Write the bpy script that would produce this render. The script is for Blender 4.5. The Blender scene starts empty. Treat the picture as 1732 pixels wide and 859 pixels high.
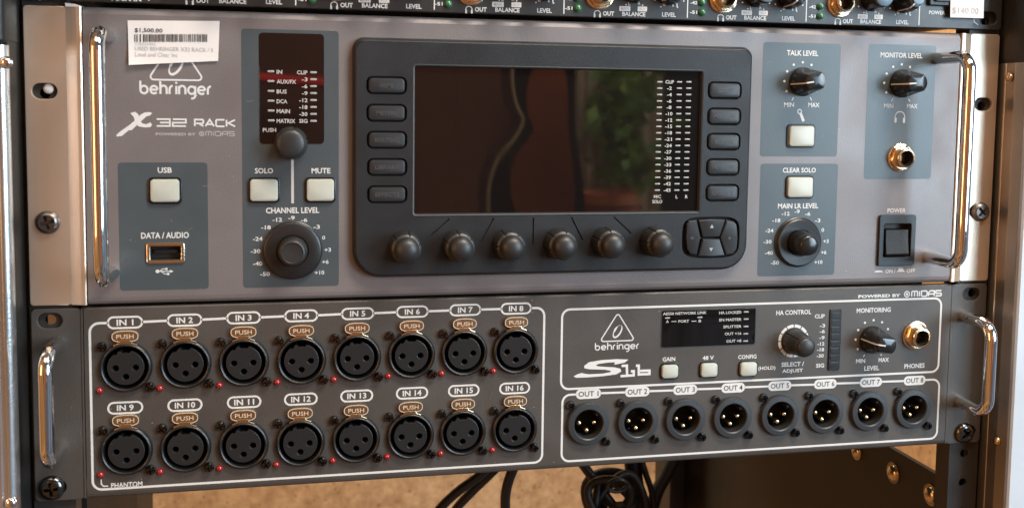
import bpy, math, random
from mathutils import Vector, Matrix
random.seed(7)
C = bpy.context.scene.collection
SC = bpy.context.scene
MM = 0.001
# ------------------------------------------------------------------ camera
# panel space used below: x right, y up, z towards the viewer, millimetres, origin at the
# top centre of the mixer on the rack's front plane.  V() turns it into Blender metres.
BASE = 900.0
def V(x, y, z): return Vector((x*MM, -z*MM, (y+BASE)*MM))
CAMP = (-125.42, -40.28, 481.3)
RX, RY, RZ = CAM_ROT = (-0.0823, -0.2087, 0.0131)
FPX, PPY = 1727.76, -117.03
cam = bpy.data.cameras.new('camera'); camo = bpy.data.objects.new('camera', cam); C.objects.link(camo)
cam.sensor_width = 36; cam.lens = FPX/1732*36; cam.shift_y = PPY/1732
cam.dof.use_dof = True; cam.dof.focus_distance = 0.53; cam.dof.aperture_fstop = 15
cam.clip_start = 0.01; cam.clip_end = 60
def rotm():
    cx, sx, cy, sy, cz, sz = math.cos(RX), math.sin(RX), math.cos(RY), math.sin(RY), math.cos(RZ), math.sin(RZ)
    return (Matrix(((cz,-sz,0),(sz,cz,0),(0,0,1))) @ Matrix(((cy,0,sy),(0,1,0),(-sy,0,cy))) @ Matrix(((1,0,0),(0,cx,-sx),(0,sx,cx))))
RM = rotm()
TOB = Matrix(((1,0,0),(0,0,-1),(0,1,0)))
camo.matrix_world = Matrix.Translation(V(*CAMP)) @ (TOB @ RM).to_4x4()
SC.camera = camo
# measuring helpers: the point of a plane of the rack that a spot of the photograph shows
def ray(px, py): return RM @ Vector(((px-866)/FPX, -(py-429.5-PPY)/FPX, -1.0))
def P(px, py, z=0.0):
    d = ray(px, py); t = (z-CAMP[2])/d[2]
    return (CAMP[0]+d[0]*t, CAMP[1]+d[1]*t, z)
def PX(px, py, x):
    d = ray(px, py); t = (x-CAMP[0])/d[0]
    return (x, CAMP[1]+d[1]*t, CAMP[2]+d[2]*t)
def MIR(px, py, z):      # what the flat display mirrors at that spot, on a plane z in front of the rack
    a = P(px, py, 4.0); d = ray(px, py); t = (z-4.0)/-d[2]
    return (a[0]+d[0]*t, a[1]+d[1]*t, z)
# ------------------------------------------------------------------ world, lamps, exposure
W = bpy.data.worlds.new('World'); SC.world = W; W.use_nodes = True
nt = W.node_tree; N = nt.nodes; L = nt.links; N.clear()
out = N.new('ShaderNodeOutputWorld'); bg = N.new('ShaderNodeBackground'); L.new(bg.outputs[0], out.inputs[0])
tc = N.new('ShaderNodeTexCoord'); sep = N.new('ShaderNodeSeparateXYZ'); L.new(tc.outputs['Generated'], sep.inputs[0])
ramp = N.new('ShaderNodeValToRGB'); mr = N.new('ShaderNodeMapRange'); L.new(sep.outputs['X'], mr.inputs['Value'])
mr.inputs['From Min'].default_value = -1; mr.inputs['From Max'].default_value = 1
L.new(mr.outputs[0], ramp.inputs[0])
e = ramp.color_ramp.elements
e[0].position = 0.0; e[0].color = (0.95, 0.40, 0.12, 1)
e[1].position = 1.0; e[1].color = (0.34, 0.42, 0.54, 1)
for p_, c_ in ((.36, (.62,.30,.13,1)), (.60, (.27,.21,.19,1)), (.80, (.31,.34,.40,1))):
    q = e.new(p_); q.color = c_
no = N.new('ShaderNodeTexNoise'); no.inputs['Scale'].default_value = 2.6; no.inputs['Detail'].default_value = 3
mp = N.new('ShaderNodeMapping'); mp.inputs['Scale'].default_value = (2.4, 2.4, 0.7)
L.new(tc.outputs['Generated'], mp.inputs[0]); L.new(mp.outputs[0], no.inputs['Vector'])
r2 = N.new('ShaderNodeValToRGB'); L.new(no.outputs['Fac'], r2.inputs[0])
r2.color_ramp.elements[0].position = .34; r2.color_ramp.elements[0].color = (.22,.22,.22,1)
r2.color_ramp.elements[1].position = .66; r2.color_ramp.elements[1].color = (1.7,1.7,1.7,1)
mx = N.new('ShaderNodeMix'); mx.data_type = 'RGBA'; mx.blend_type = 'MULTIPLY'; mx.inputs[0].default_value = 1
L.new(ramp.outputs[0], mx.inputs[6]); L.new(r2.outputs[0], mx.inputs[7]); L.new(mx.outputs[2], bg.inputs[0])
bg.inputs[1].default_value = 0.5
def area(name, loc, target, w, h, col, power):
    l = bpy.data.lights.new(name, 'AREA'); l.shape = 'RECTANGLE'; l.size = w; l.size_y = h; l.color = col; l.energy = power
    o = bpy.data.objects.new(name, l); C.objects.link(o); o.location = V(*loc)
    o.rotation_euler = (V(*target)-V(*loc)).to_track_quat('-Z', 'Y').to_euler(); return o
area('window_light', (1000, 170, 1120), (100, -100, 0), 0.50, 0.95, (0.58, 0.82, 1.0), 19)
area('ceiling_lamp', (-250, 1300, 900), (0, -120, 0), 0.9, 0.5, (1.0, 0.86, 0.68), 5)
area('left_shop_lamp', (-1500, 120, 900), (0, -120, 0), 0.5, 0.9, (1.0, 0.50, 0.20), 7)
area('board_fill_light', (-250, 620, -660), (0, -330, -900), 0.5, 0.3, (1.0, 0.90, 0.68), 12)  # added fill that brightens the board behind the rack
area('partition_fill_light', (420, 500, -420), (640, -420, -620), 0.3, 0.3, (1.0, 0.86, 0.68), 4)  # added fill that brightens the partition beyond the side opening
area('curtain_fill_light', (1500, 250, 1230), (380, -20, 1450), 0.5, 0.9, (0.95, 0.97, 1.0), 18)  # added area light, not a window, to brighten mirrored curtain and plant
area('mirrored_fill_light', (500, 1000, 640), (250, -100, 1300), 0.7, 0.4, (1.0, 0.90, 0.78), 46)  # added fill aimed at the guitar and other things the display mirrors
SC.view_settings.view_transform = 'Standard'; SC.view_settings.look = 'None'
SC.view_settings.gamma = 1; SC.view_settings.exposure = 0; SC.view_settings.use_curve_mapping = False
# ------------------------------------------------------------------ materials
def mat(name, col, rough=.5, metal=0., bump=0., bscale=900, vary=0., vscale=40, spec=.5, col2=None, coat=0, rv=None):
    m = bpy.data.materials.new(name); m.use_nodes = True; n = m.node_tree.nodes; l = m.node_tree.links
    b = n['Principled BSDF']; b.inputs['Base Color'].default_value = (*col, 1); b.inputs['Roughness'].default_value = rough
    b.inputs['Metallic'].default_value = metal; b.inputs['Specular IOR Level'].default_value = spec
    b.inputs['Coat Weight'].default_value = coat; b.inputs['Coat Roughness'].default_value = .15
    t = n.new('ShaderNodeTexCoord'); g = n.new('ShaderNodeNewGeometry')
    if vary or col2:
        z = n.new('ShaderNodeTexNoise'); z.inputs['Scale'].default_value = vscale; z.inputs['Detail'].default_value = 6
        l.new(g.outputs['Position'], z.inputs['Vector'])
        r = n.new('ShaderNodeValToRGB'); l.new(z.outputs['Fac'], r.inputs[0])
        r.color_ramp.elements[0].position = .35; r.color_ramp.elements[1].position = .68
        c2 = col2 or tuple(min(1, c*(1+vary)) for c in col); c1 = tuple(c*(1-vary) for c in col)
        r.color_ramp.elements[0].color = (*c1, 1); r.color_ramp.elements[1].color = (*c2, 1)
        l.new(r.outputs[0], b.inputs['Base Color'])
        rr = n.new('ShaderNodeMapRange'); l.new(z.outputs['Fac'], rr.inputs['Value'])
        rr.inputs['To Min'].default_value = max(0, rough*.85); rr.inputs['To Max'].default_value = min(1, rough*1.15)
        l.new(rr.outputs[0], b.inputs['Roughness'])
    if rv:      # smudges and rub marks: the gloss varies in soft patches
        z = n.new('ShaderNodeTexNoise'); z.inputs['Scale'].default_value = rv[2]; z.inputs['Detail'].default_value = 5; z.inputs['Distortion'].default_value = 1.2
        l.new(g.outputs['Position'], z.inputs['Vector'])
        rr = n.new('ShaderNodeMapRange'); l.new(z.outputs['Fac'], rr.inputs['Value'])
        rr.inputs['From Min'].default_value = .42; rr.inputs['From Max'].default_value = .66
        rr.inputs['To Min'].default_value = rv[0]; rr.inputs['To Max'].default_value = rv[1]
        l.new(rr.outputs[0], b.inputs['Roughness'])
    if bump:
        z2 = n.new('ShaderNodeTexNoise'); z2.inputs['Scale'].default_value = bscale; z2.inputs['Detail'].default_value = 3
        l.new(g.outputs['Position'], z2.inputs['Vector'])
        bp = n.new('ShaderNodeBump'); bp.inputs['Strength'].default_value = bump; bp.inputs['Distance'].default_value = .0003
        l.new(z2.outputs['Fac'], bp.inputs['Height']); l.new(bp.outputs[0], b.inputs['Normal'])
    return m
M = dict(
 mixer=mat('mixer_grey_paint', (.176,.158,.157), .42, .25, .35, 1500, .06, 30, rv=(.36, .52, 14)),
 ear=mat('ear_silver_paint', (.72,.59,.47), .32, .75, .1, 1500, .04, 30),  # silver paint with the warm reflection put into its colour
 sub=mat('blue_grey_print', (.056,.070,.078), .33, 0, .2, 1800, .04, 60),
 s16=mat('stage_box_paint', (.072,.063,.056), .44, .2, .4, 1700, .08, 40, rv=(.36, .54, 18)),
 bezel=mat('bezel_plastic', (.019,.020,.022), .38, 0, .35, 3000, .06, 50, .3, rv=(.30, .46, 30)),
 key=mat('soft_key_rubber', (.018,.019,.021), .42, 0, .2, 2500, spec=.4),
 keytext=mat('key_legend', (.045,.045,.047), .5),
 knob=mat('knob_plastic', (.020,.020,.020), .42, 0, .15, 2500, .08, 90),
 gloss=mat('gloss_black_plastic', (.012,.012,.012), .22, 0, 0),
 dial=mat('dial_black', (.014,.014,.014), .34, 0, .1, 2500),
 black=mat('black_plastic', (.008,.008,.0085), .34, 0, .2, 2500),
 insert=mat('insert_plastic', (.015,.016,.017), .30, 0, .3, 2600, spec=.4),
 ring=mat('satin_grey_ring', (.034,.038,.042), .42, .2, .1, 2500),
 void=mat('dark_inside', (.004,.004,.004), .8),
 white=mat('white_print', (.60,.60,.585), .5),
 grey=mat('grey_print', (.36,.35,.34), .5),
 dim=mat('dim_print', (.45,.44,.43), .5),
 dark=mat('dark_print', (.03,.03,.03), .5),
 cap=mat('cream_button', (.40,.41,.355), .38, 0, 0, 900, .03, 200),
 chrome=mat('chrome', (.80,.80,.80), .07, 1, .0, 900, rv=(.04, .15, 60)),
 nickel=mat('nickel', (.80,.66,.47), .20, 1, .15, 1200),  # golden tint of the reflected surroundings put into the nickel colour
 gold=mat('gold_pin', (.95,.78,.48), .25, 1),
 tab=mat('push_tab_metal', (.58,.45,.29), .28, 1, .15, 1500),
 tabtext=mat('push_embossing', (.84,.72,.55), .3, .4),
 scr=mat('black_screw', (.13,.13,.13), .15, 1, .1, 2000),
 steel=mat('dark_steel_screw', (.16,.145,.135), .30, .85, .1, 1500),
 glass=mat('display_glass', (.006,.005,.005), .03, 0, 0, spec=.5, rv=(.015, .045, 22)),
 led=mat('unlit_led', (.30,.30,.29), .4),
 redled=mat('red_led_dome', (.26,.010,.010), .2, 0, 0, coat=.5),
 greenled=mat('green_led_dome', (.03,.14,.06), .15, 0, 0, coat=.5),
 amp=mat('amplifier_face', (.020,.018,.017), .40, 0, .25, 2000, .1, 50),
 bluecap=mat('blue_grey_knob_cap', (.12,.19,.26), .4),
 paper=mat('label_paper', (.64,.61,.59), .6, 0, .15, 700, .02, 60),
 ink=mat('label_ink', (.05,.045,.05), .6),
 fade=mat('faded_ink', (.42,.40,.40), .6),
 alu=mat('brushed_aluminium', (.62,.64,.66), .28, .95, .2, 800, .06, 30),
 alub=mat('brown_reflecting_aluminium', (.33,.30,.27), .36, .9, .2, 800, .1, 30),  # darker aluminium, the brown it reflects is put into the colour
 rail=mat('rack_rail_steel', (.045,.042,.040), .45, .5, .3, 1400, .12, 60),
 lam=mat('black_laminate', (.010,.010,.010), .5, 0, .5, 500, .15, 40),
 inner=mat('case_inner_board', (.018,.015,.012), .6, 0, .4, 600, .2, 30),
 cable=mat('cable_rubber', (.008,.008,.008), .45, 0, .3, 1500),
 pale=mat('pale_aluminium', (.46,.51,.56), .4, .0, .15, 800, .04, 30),
 brass=mat('rivet_brass', (.62,.50,.34), .25, 1),
)
def board_mat():
    m = bpy.data.materials.new('fibre_board'); m.use_nodes = True; n = m.node_tree.nodes; l = m.node_tree.links
    b = n['Principled BSDF']; b.inputs['Roughness'].default_value = .85
    g = n.new('ShaderNodeNewGeometry')
    a = n.new('ShaderNodeTexNoise'); a.inputs['Scale'].default_value = 55; a.inputs['Detail'].default_value = 8; a.inputs['Roughness'].default_value = .7
    l.new(g.outputs['Position'], a.inputs['Vector'])
    r = n.new('ShaderNodeValToRGB'); l.new(a.outputs['Fac'], r.inputs[0])
    r.color_ramp.elements[0].position = .28; r.color_ramp.elements[0].color = (.30,.165,.075,1)
    r.color_ramp.elements[1].position = .62; r.color_ramp.elements[1].color = (.60,.40,.22,1)
    v = n.new('ShaderNodeTexVoronoi'); v.inputs['Scale'].default_value = 95; l.new(g.outputs['Position'], v.inputs['Vector'])
    r3 = n.new('ShaderNodeValToRGB'); l.new(v.outputs['Distance'], r3.inputs[0])
    r3.color_ramp.elements[0].position = .07; r3.color_ramp.elements[0].color = (.30,.20,.12,1)
    r3.color_ramp.elements[1].position = .2; r3.color_ramp.elements[1].color = (1,1,1,1)
    x = n.new('ShaderNodeMix'); x.data_type = 'RGBA'; x.blend_type = 'MULTIPLY'; x.inputs[0].default_value = .85
    l.new(r.outputs[0], x.inputs[6]); l.new(r3.outputs[0], x.inputs[7]); l.new(x.outputs[2], b.inputs['Base Color'])
    bp = n.new('ShaderNodeBump'); bp.inputs['Strength'].default_value = .4; bp.inputs['Distance'].default_value = .001
    l.new(a.outputs['Fac'], bp.inputs['Height']); l.new(bp.outputs[0], b.inputs['Normal'])
    return m
M['board'] = board_mat()
# ------------------------------------------------------------------ mesh helpers (panel space, mm)
class MB:
    def __init__(s): s.v = []; s.f = []
    def add(s, vf, dx=0, dy=0, dz=0):
        k = len(s.v); s.v += [(a+dx, b+dy, c+dz) for a, b, c in vf[0]]; s.f += [tuple(i+k for i in f) for f in vf[1]]; return s
def tomesh(name, vf, mt, angle=35):
    me = bpy.data.meshes.new(name)
    me.from_pydata([(x*MM, -z*MM, y*MM) for x, y, z in vf[0]], [], vf[1]); me.materials.append(M[mt]); me.validate()
    me.polygons.foreach_set('use_smooth', [True]*len(me.polygons)); me.set_sharp_from_angle(angle=math.radians(angle)); me.update()
    return me
ORG = {}
def place(o, at, parent):
    C.objects.link(o); o.parent = parent
    b = ORG[parent.name] if parent else None
    o.location = V(*at) if not parent else Vector(((at[0]-b[0])*MM, -(at[2]-b[2])*MM, (at[1]-b[1])*MM))
    ORG[o.name] = at; return o
def thing(name, at, label, cat, group=None):
    o = bpy.data.objects.new(name, None); o.empty_display_size = .02; place(o, at, None)
    o['label'] = label; o['category'] = cat
    if group: o['group'] = group
    return o
def part(name, src, mt, parent, at=(0,0,0), rz=0, label=None, angle=35):
    """src: (verts, faces) or MB around `at`, or an existing mesh to share."""
    if isinstance(src, MB): src = (src.v, src.f)
    me = src if isinstance(src, bpy.types.Mesh) else tomesh(name, src, mt, angle)
    o = bpy.data.objects.new(name, me); place(o, at, parent)
    if rz: o.rotation_euler = (0, -rz, 0)
    if label: o['label'] = label
    return o
def world_part(name, src, mt, parent, at, label=None, angle=35):
    """geometry written in absolute panel coordinates, origin moved to `at`."""
    if isinstance(src, MB): src = (src.v, src.f)
    return part(name, ([(x-at[0], y-at[1], z-at[2]) for x, y, z in src[0]], src[1]), mt, parent, at, 0, label, angle)
def circ(r, n=32, ry=None, ph=0): return [(r*math.cos(ph+2*math.pi*k/n), (ry or r)*math.sin(ph+2*math.pi*k/n)) for k in range(n)]
def rr(w, h, r, n=5):
    r = max(.01, min(r, w/2-.005, h/2-.005)); o = []
    for cx, cy, a in ((w/2-r, h/2-r, 0), (-w/2+r, h/2-r, 90), (-w/2+r, -h/2+r, 180), (w/2-r, -h/2+r, 270)):
        for k in range(n+1):
            t = math.radians(a+90*k/n); o.append((cx+r*math.cos(t), cy+r*math.sin(t)))
    return o
def loft(rings, cap0=True, cap1=True, closed=True):
    n = len(rings[0]); v = [p for r in rings for p in r]; f = []
    for i in range(len(rings)-1):
        for k in range(n if closed else n-1):
            a = i*n+k; b = i*n+(k+1) % n; f.append((a, b, b+n, a+n))
    if cap0: f.append(tuple(reversed(range(n))))
    if cap1: f.append(tuple(range((len(rings)-1)*n, len(rings)*n)))
    return v, f
def z3(o, z): return [(x, y, z) for x, y in o]
def rrsolid(w, h, r, levels, n=5): return loft([z3(rr(w-2*i, h-2*i, r-i, n), z) for i, z in levels])
def lathe(prof, n=40, cap0=True, cap1=True): return loft([z3(circ(max(r, .001), n), z) for r, z in prof], cap0, cap1)
def dome(r, z0, h, k=6): return [(r*math.cos(t), z0+h*math.sin(t)) for t in [math.pi/2*i/k for i in range(k)]]+[(.01, z0+h)]
def tube(path, r, n=12, cap=True):
    path = [Vector(p) for p in path]; rings = []; up = Vector((0.13, .37, .92)).normalized(); prev = None
    for i, p in enumerate(path):
        t = (path[min(i+1, len(path)-1)]-path[max(i-1, 0)]).normalized()
        a = prev - t*prev.dot(t) if prev else up - t*up.dot(t)
        a.normalize(); prev = a; b = t.cross(a)
        rings.append([tuple(p+a*r*math.cos(2*math.pi*k/n)+b*r*math.sin(2*math.pi*k/n)) for k in range(n)])
    return loft(rings, cap, cap)
def spline(pts, k=8):
    o = []; p = [Vector(a) for a in pts]; p = [2*p[0]-p[1]]+p+[2*p[-1]-p[-2]]
    for i in range(1, len(p)-2):
        for j in range(k):
            t = j/k; a, b, c, d = p[i-1:i+3]
            o.append(.5*((2*b)+(c-a)*t+(2*a-5*b+4*c-d)*t*t+(3*b-3*c+d-a)*t**3))
    return [tuple(q) for q in o]+[tuple(p[-2])]
def box(x0, x1, y0, y1, z0, z1, b=0):
    w, h = x1-x0, y1-y0; lv = [(0, z0), (0, z1-b), (b, z1)] if b else [(0, z0), (0, z1)]
    v, f = loft([[(sx*(w/2-i), sy*(h/2-i), z) for sx, sy in ((-1,-1),(1,-1),(1,1),(-1,1))] for i, z in lv])
    return [(x+(x0+x1)/2, y+(y0+y1)/2, z) for x, y, z in v], f
def prism_x(prof, x0, x1):       # profile in (y, z), extruded along x
    return loft([[(x0, y, z) for y, z in prof], [(x1, y, z) for y, z in prof]])
def prism_y(prof, y0, y1):       # profile in (x, z), extruded along y
    return loft([[(x, y0, z) for x, z in prof], [(x, y1, z) for x, z in prof]])
def plate(outlines, z0, z1, bevel=0, shrink=None):
    """filled 2D outlines (first is the outer edge, the others are holes), thickness z0..z1"""
    cu = bpy.data.curves.new('t', 'CURVE'); cu.dimensions = '2D'; cu.fill_mode = 'BOTH' if z1 > z0 else 'FRONT'
    for o in outlines:
        s = cu.splines.new('POLY'); s.points.add(len(o)-1); s.use_cyclic_u = True
        for p, (x, y) in zip(s.points, o): p.co = (x, y, 0, 1)
    cu.extrude = max(0, (z1-z0)/2-bevel); cu.bevel_depth = bevel; cu.bevel_resolution = 1
    if bevel: cu.offset = -bevel if shrink is None else shrink
    ob = bpy.data.objects.new('t', cu); me = bpy.data.meshes.new_from_object(ob)
    v = [(p.co.x, p.co.y, p.co.z+(z0+z1)/2) for p in me.vertices]; f = [tuple(p.vertices) for p in me.polygons]
    bpy.data.objects.remove(ob); bpy.data.curves.remove(cu); bpy.data.meshes.remove(me)
    return v, f
TX = {}
def glyphs(s, bold=.02, res=2):
    if (s, bold) in TX: return TX[(s, bold)]
    cu = bpy.data.curves.new('t', 'FONT'); cu.body = s; cu.resolution_u = res; cu.offset = bold; cu.fill_mode = 'FRONT'
    ob = bpy.data.objects.new('t', cu); me = bpy.data.meshes.new_from_object(ob)
    v = [(p.co.x, p.co.y, 0) for p in me.vertices]; f = [tuple(p.vertices) for p in me.polygons]
    bpy.data.objects.remove(ob); bpy.data.curves.remove(cu); bpy.data.meshes.remove(me)
    x0 = min(a[0] for a in v); x1 = max(a[0] for a in v); y0 = min(a[1] for a in v); y1 = max(a[1] for a in v)
    TX[(s, bold)] = ([((a-x0)/(x1-x0)-.5, (b-y0)/(y1-y0)-.5, 0) for a, b, c in v], f); return TX[(s, bold)]
PR = .06     # how far print stands off its surface
def T(mb, s, px, py, w, h, z, bold=.02, tall=None):
    """text whose box in the photograph is w x h pixels round (px, py), printed on plane z"""
    c = P(px, py, z); W_ = P(px+w/2, py, z)[0]-P(px-w/2, py, z)[0]; H_ = P(px, py-h/2, z)[1]-P(px, py+h/2, z)[1]
    v, f = glyphs(s, bold); mb.add(([(a*W_, b*H_, 0) for a, b, _ in v], f), c[0], c[1], z+PR)
def Tm(mb, s, x, y, w, h, z, bold=.02):
    v, f = glyphs(s, bold); mb.add(([(a*w, b*h, 0) for a, b, _ in v], f), x, y, z+PR)
def ribbon(pts, w, closed=False):
    n = len(pts); v = []; f = []
    for i, (x, y) in enumerate(pts):
        a = pts[i-1] if (i or closed) else None; b = pts[(i+1) % n] if (i < n-1 or closed) else None
        d1 = Vector((x-a[0], y-a[1])).normalized() if a else None; d2 = Vector((b[0]-x, b[1]-y)).normalized() if b else None
        d1 = d1 or d2; d2 = d2 or d1
        m = d1+d2
        m = m.normalized() if m.length > 1e-4 else d1
        nrm = Vector((-m.y, m.x)); k = w/2/max(.5, nrm.dot(Vector((-d1.y, d1.x))))
        v += [(x+nrm.x*k, y+nrm.y*k, 0), (x-nrm.x*k, y-nrm.y*k, 0)]
    for i in range(n if closed else n-1):
        j = (i+1) % n; f.append((2*i+1, 2*j+1, 2*j, 2*i))
    return v, f
def poly(pts): return plate([pts], 0, 0)
def pxs(pts, z, sx=1, ox=0, oy=0): return [P(ox+a/sx, oy+b/sx, z)[:2] for a, b in pts]
def rect(x0, y0, x1, y1, z):       # px box (taken at mid edges) -> centre, width, height in mm
    xm, ym = (x0+x1)/2, (y0+y1)/2
    a, b = P(x0, ym, z)[0], P(x1, ym, z)[0]; c, d = P(xm, y0, z)[1], P(xm, y1, z)[1]
    return (a+b)/2, (c+d)/2, b-a, c-d
def arc(cx, cy, r, a0, a1, n=14, ry=None): return [(cx+r*math.cos(math.radians(a0+(a1-a0)*k/n)), cy+(ry or r)*math.sin(math.radians(a0+(a1-a0)*k/n))) for k in range(n+1)]
# letters drawn as strokes on a unit box, for the logotypes
ST = {
 '3': [[(0,1),(1,1),(1,0),(0,0)], [(.25,.5),(.93,.5)]], '2': [[(0,1),(1,1),(1,.5),(0,.5),(0,0),(1,0)]],
 'R': [[(0,0),(0,1),(.9,1),(1,.85),(1,.55),(.9,.42),(.08,.42)], [(.5,.38),(1,0)]], 'A': [[(0,0),(.5,1),(1,0)], [(.24,.3),(.76,.3)]],
 'C': [[(1,1),(.1,1),(0,.85),(0,.15),(.1,0),(1,0)]], 'K': [[(0,0),(0,1)], [(1,1),(.2,.5),(1,0)]],
 'M': [[(0,0),(0,.9),(.1,1),(.9,1),(1,.9),(1,0)], [(.5,.93),(.5,0)]], 'I': [[(.5,0),(.5,1)]],
 'D': [[(0,.04),(0,1),(.85,1),(1,.8),(1,.2),(.85,0),(.08,0)]], 'a': [[(0,0),(0,.7),(.3,1),(1,1),(1,0)], [(.06,.4),(.94,.4)]],
 'S': [[(1,1),(.1,1),(0,.85),(0,.62),(.1,.5),(.9,.5),(1,.38),(1,.15),(.9,0),(0,0)]],
}
def strokes(mb, s, x, y, w, h, z, gap=.3, sw=.2, narrow='I'):
    tot = sum((.2 if c == 'I' else (.5 if c == ' ' else 1)) for c in s)+gap*(len(s)-1); u = (w)/tot; cx = x-w/2; k = 0
    for c in s:
        cw = u*(.2 if c == 'I' else (.5 if c == ' ' else 1))
        for st in ST.get(c, []):
            k += 1; mb.add(ribbon([(cx+a*cw, y-h/2+b*h) for a, b in st], sw*h), 0, 0, z+PR+.03*(k % 2))
        cx += cw+u*gap
def behringer(mb, x, y, w, xh, z, sw=.2):
    G = {'b': (.9, [[(0,1.55),(0,.5)], arc(.45,.5,.45,0,360,24)]), 'e': (.9, [arc(.45,.5,.45,0,318,20), [(.02,.5),(.88,.5)]]),
         'h': (.8, [[(0,1.55),(0,0)], [(.8,0)]+arc(.4,.6,.4,0,180,12)]), 'r': (.5, [[(0,0),(0,.5)]+arc(.45,.55,.45,180,95,8)]),
         'i': (.0, [[(0,0),(0,1)], [(0,1.25),(0,1.47)]]), 'n': (.8, [[(0,0),(0,1)], [(.8,0)]+arc(.4,.6,.4,0,180,12)]),
         'g': (.9, [arc(.45,.5,.45,0,360,24), [(.9,1),(.9,-.1)]+arc(.5,-.1,.4,0,-110,8)])}
    gap = .36; tot = sum(G[c][0]+gap for c in 'behringer')-gap; sx = w/tot; cx = x-w/2; k = 0
    for c in 'behringer':
        for st in G[c][1]:
            k += 1; mb.add(ribbon([(cx+a*sx, y+b*xh) for a, b in st], sw*xh), 0, 0, z+PR+.03*(k % 2))
        cx += (G[c][0]+gap)*sx
def triangle_logo(mb, cx, yb, w, h, z, lw):
    pts = []; r = w*.06
    for (ax, ay), a0 in (((cx, yb+h), 30), ((cx-w/2, yb), 150), ((cx+w/2, yb), 270)):
        dx, dy = cx-ax, yb+h*.4-ay; d = math.hypot(dx, dy); ox, oy = ax+dx/d*r*1.7, ay+dy/d*r*1.7
        pts += arc(ox, oy, r, a0, a0+120, 6)
    mb.add(ribbon(pts, lw, True), 0, 0, z+PR)
    ex, ey = cx, yb+h*.33      # tilted ear shape, thick at the lower left
    o = []; i_ = []
    for k in range(40):
        t = 2*math.pi*k/40; a, b = math.cos(t)*w*.11, math.sin(t)*h*.26; ca, sa = math.cos(-.55), math.sin(-.55)
        o.append((ex+a*ca-b*sa, ey+a*sa+b*ca)); a, b = math.cos(t)*w*.075+w*.004, math.sin(t)*h*.225+h*.02
        i_.append((ex+a*ca-b*sa-w*.012, ey+a*sa+b*ca+h*.012))
    mb.add(plate([o, i_], 0, 0), 0, 0, z+PR)
    mb.add(poly([(ex-w*.13, ey), (ex-w*.10, ey+h*.1), (ex-w*.03, ey+h*.19), (ex-w*.005, ey+h*.16), (ex-w*.05, ey+h*.06), (ex-w*.09, ey-h*.02)]), 0, 0, z+PR+.03)
def button_set(mb_parent, name, cx, cy, w, h, z, cw, ch, r=1.6):
    hole = part(name, plate([rr(w, h, r+.6), rr(cw+.5, ch+.5, r)], 0, .7, .2), 'gloss', mb_parent, (cx, cy, z))
    part('button_cap', rrsolid(cw, ch, r, [(0, -1), (0, 1.3), (.25, 1.75), (.9, 2.0)]), 'cap', hole, (cx, cy, z))
    part('well', rrsolid(w-.6, h-.6, r, [(0, -1.2), (0, .05)]), 'void', hole, (cx, cy, z))
    return hole
def cross_screw(r, hgt, mt_name, cross=.55, deg=20):
    """round head with a real cross recess"""
    a, b = r*cross, r*.13; c = [(b,b),(b,a),(-b,a),(-b,b),(-a,b),(-a,-b),(-b,-b),(-b,-a),(b,-a),(b,-b),(a,-b),(a,b)]
    ca, sa = math.cos(math.radians(deg)), math.sin(math.radians(deg)); c = [(x*ca-y*sa, x*sa+y*ca) for x, y in c]
    m = MB(); n = 32; k = r*cross*1.12
    m.add(loft([z3(circ(q, n), zz) for q, zz in ((r, 0), (r, hgt*.25), (r*.93, hgt*.6), (r*.8, hgt*.85), (k, hgt))], False, False))
    m.add(plate([circ(k, n), c], 0, 0), 0, 0, hgt)
    m.add(loft([z3(c, hgt), z3([(x*.55, y*.55) for x, y in c], hgt*.25)], False, True))
    return tomesh('screw', (m.v, m.f), mt_name, 30)
# ================================================================== the rack case
FR = [-1, 1]
rack = thing('equipment_rack', (0, -260, -180), 'black equipment rack case with aluminium edges that holds the three audio devices', 'rack')
YT, YB = 120, -420
slot_y = [y for k in range(-9, 4) for y in (k*44.45-5.9+44.45, k*44.45-22.2+44.45, k*44.45-38.6+44.45)]
for s in FR:
    x0, x1 = (223.5, 241.2) if s > 0 else (-241.2, -223.5)
    o = [(x0, YB), (x1, YB), (x1, YT), (x0, YT)]
    holes = [[(s*232.55+a, y+b) for a, b in circ(2.4, 14)] for y in slot_y if YB+8 < y < YT-8]
    m = MB(); m.add(plate([o]+holes, -3.2, -1.4))
    m.add(box(s*224.6-1.1, s*224.6+1.1, YB, YT, -13, -3.2)); m.add(box(x0+1, x1-1, YB+1, YT-1, -14, -12))
    world_part('rack_rail', m, 'rail', rack, (s*232, -150, -2))
# right hand side wall, seen through the gap below the stage box, its top edge and the opening above it
rt = PX(1500, 756, 226); rf = PX(1578, 795, 226)
yo = (rt[1]+rf[1])/2
world_part('side_wall', box(226, 229, YB, yo, -392, -14), 'inner', rack, (227, -330, -200))
world_part('side_wall', box(-229, -226, YB, 100, -195, -38), 'inner', rack, (-227, -200, -120))
# rear rail of the rack with round holes
m = MB(); hx = [[(213+a*1.2, y+b) for a, b in circ(3.2, 14)] for y in (-232-16*k for k in range(10))]
m.add(plate([[(200, YB), (226, YB), (226, 100), (200, 100)]]+hx, -388, -386)); m.add(box(198, 200, YB, 100, -388, -350))
world_part('rear_rail', m, 'rail', rack, (213, -200, -387))
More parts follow.
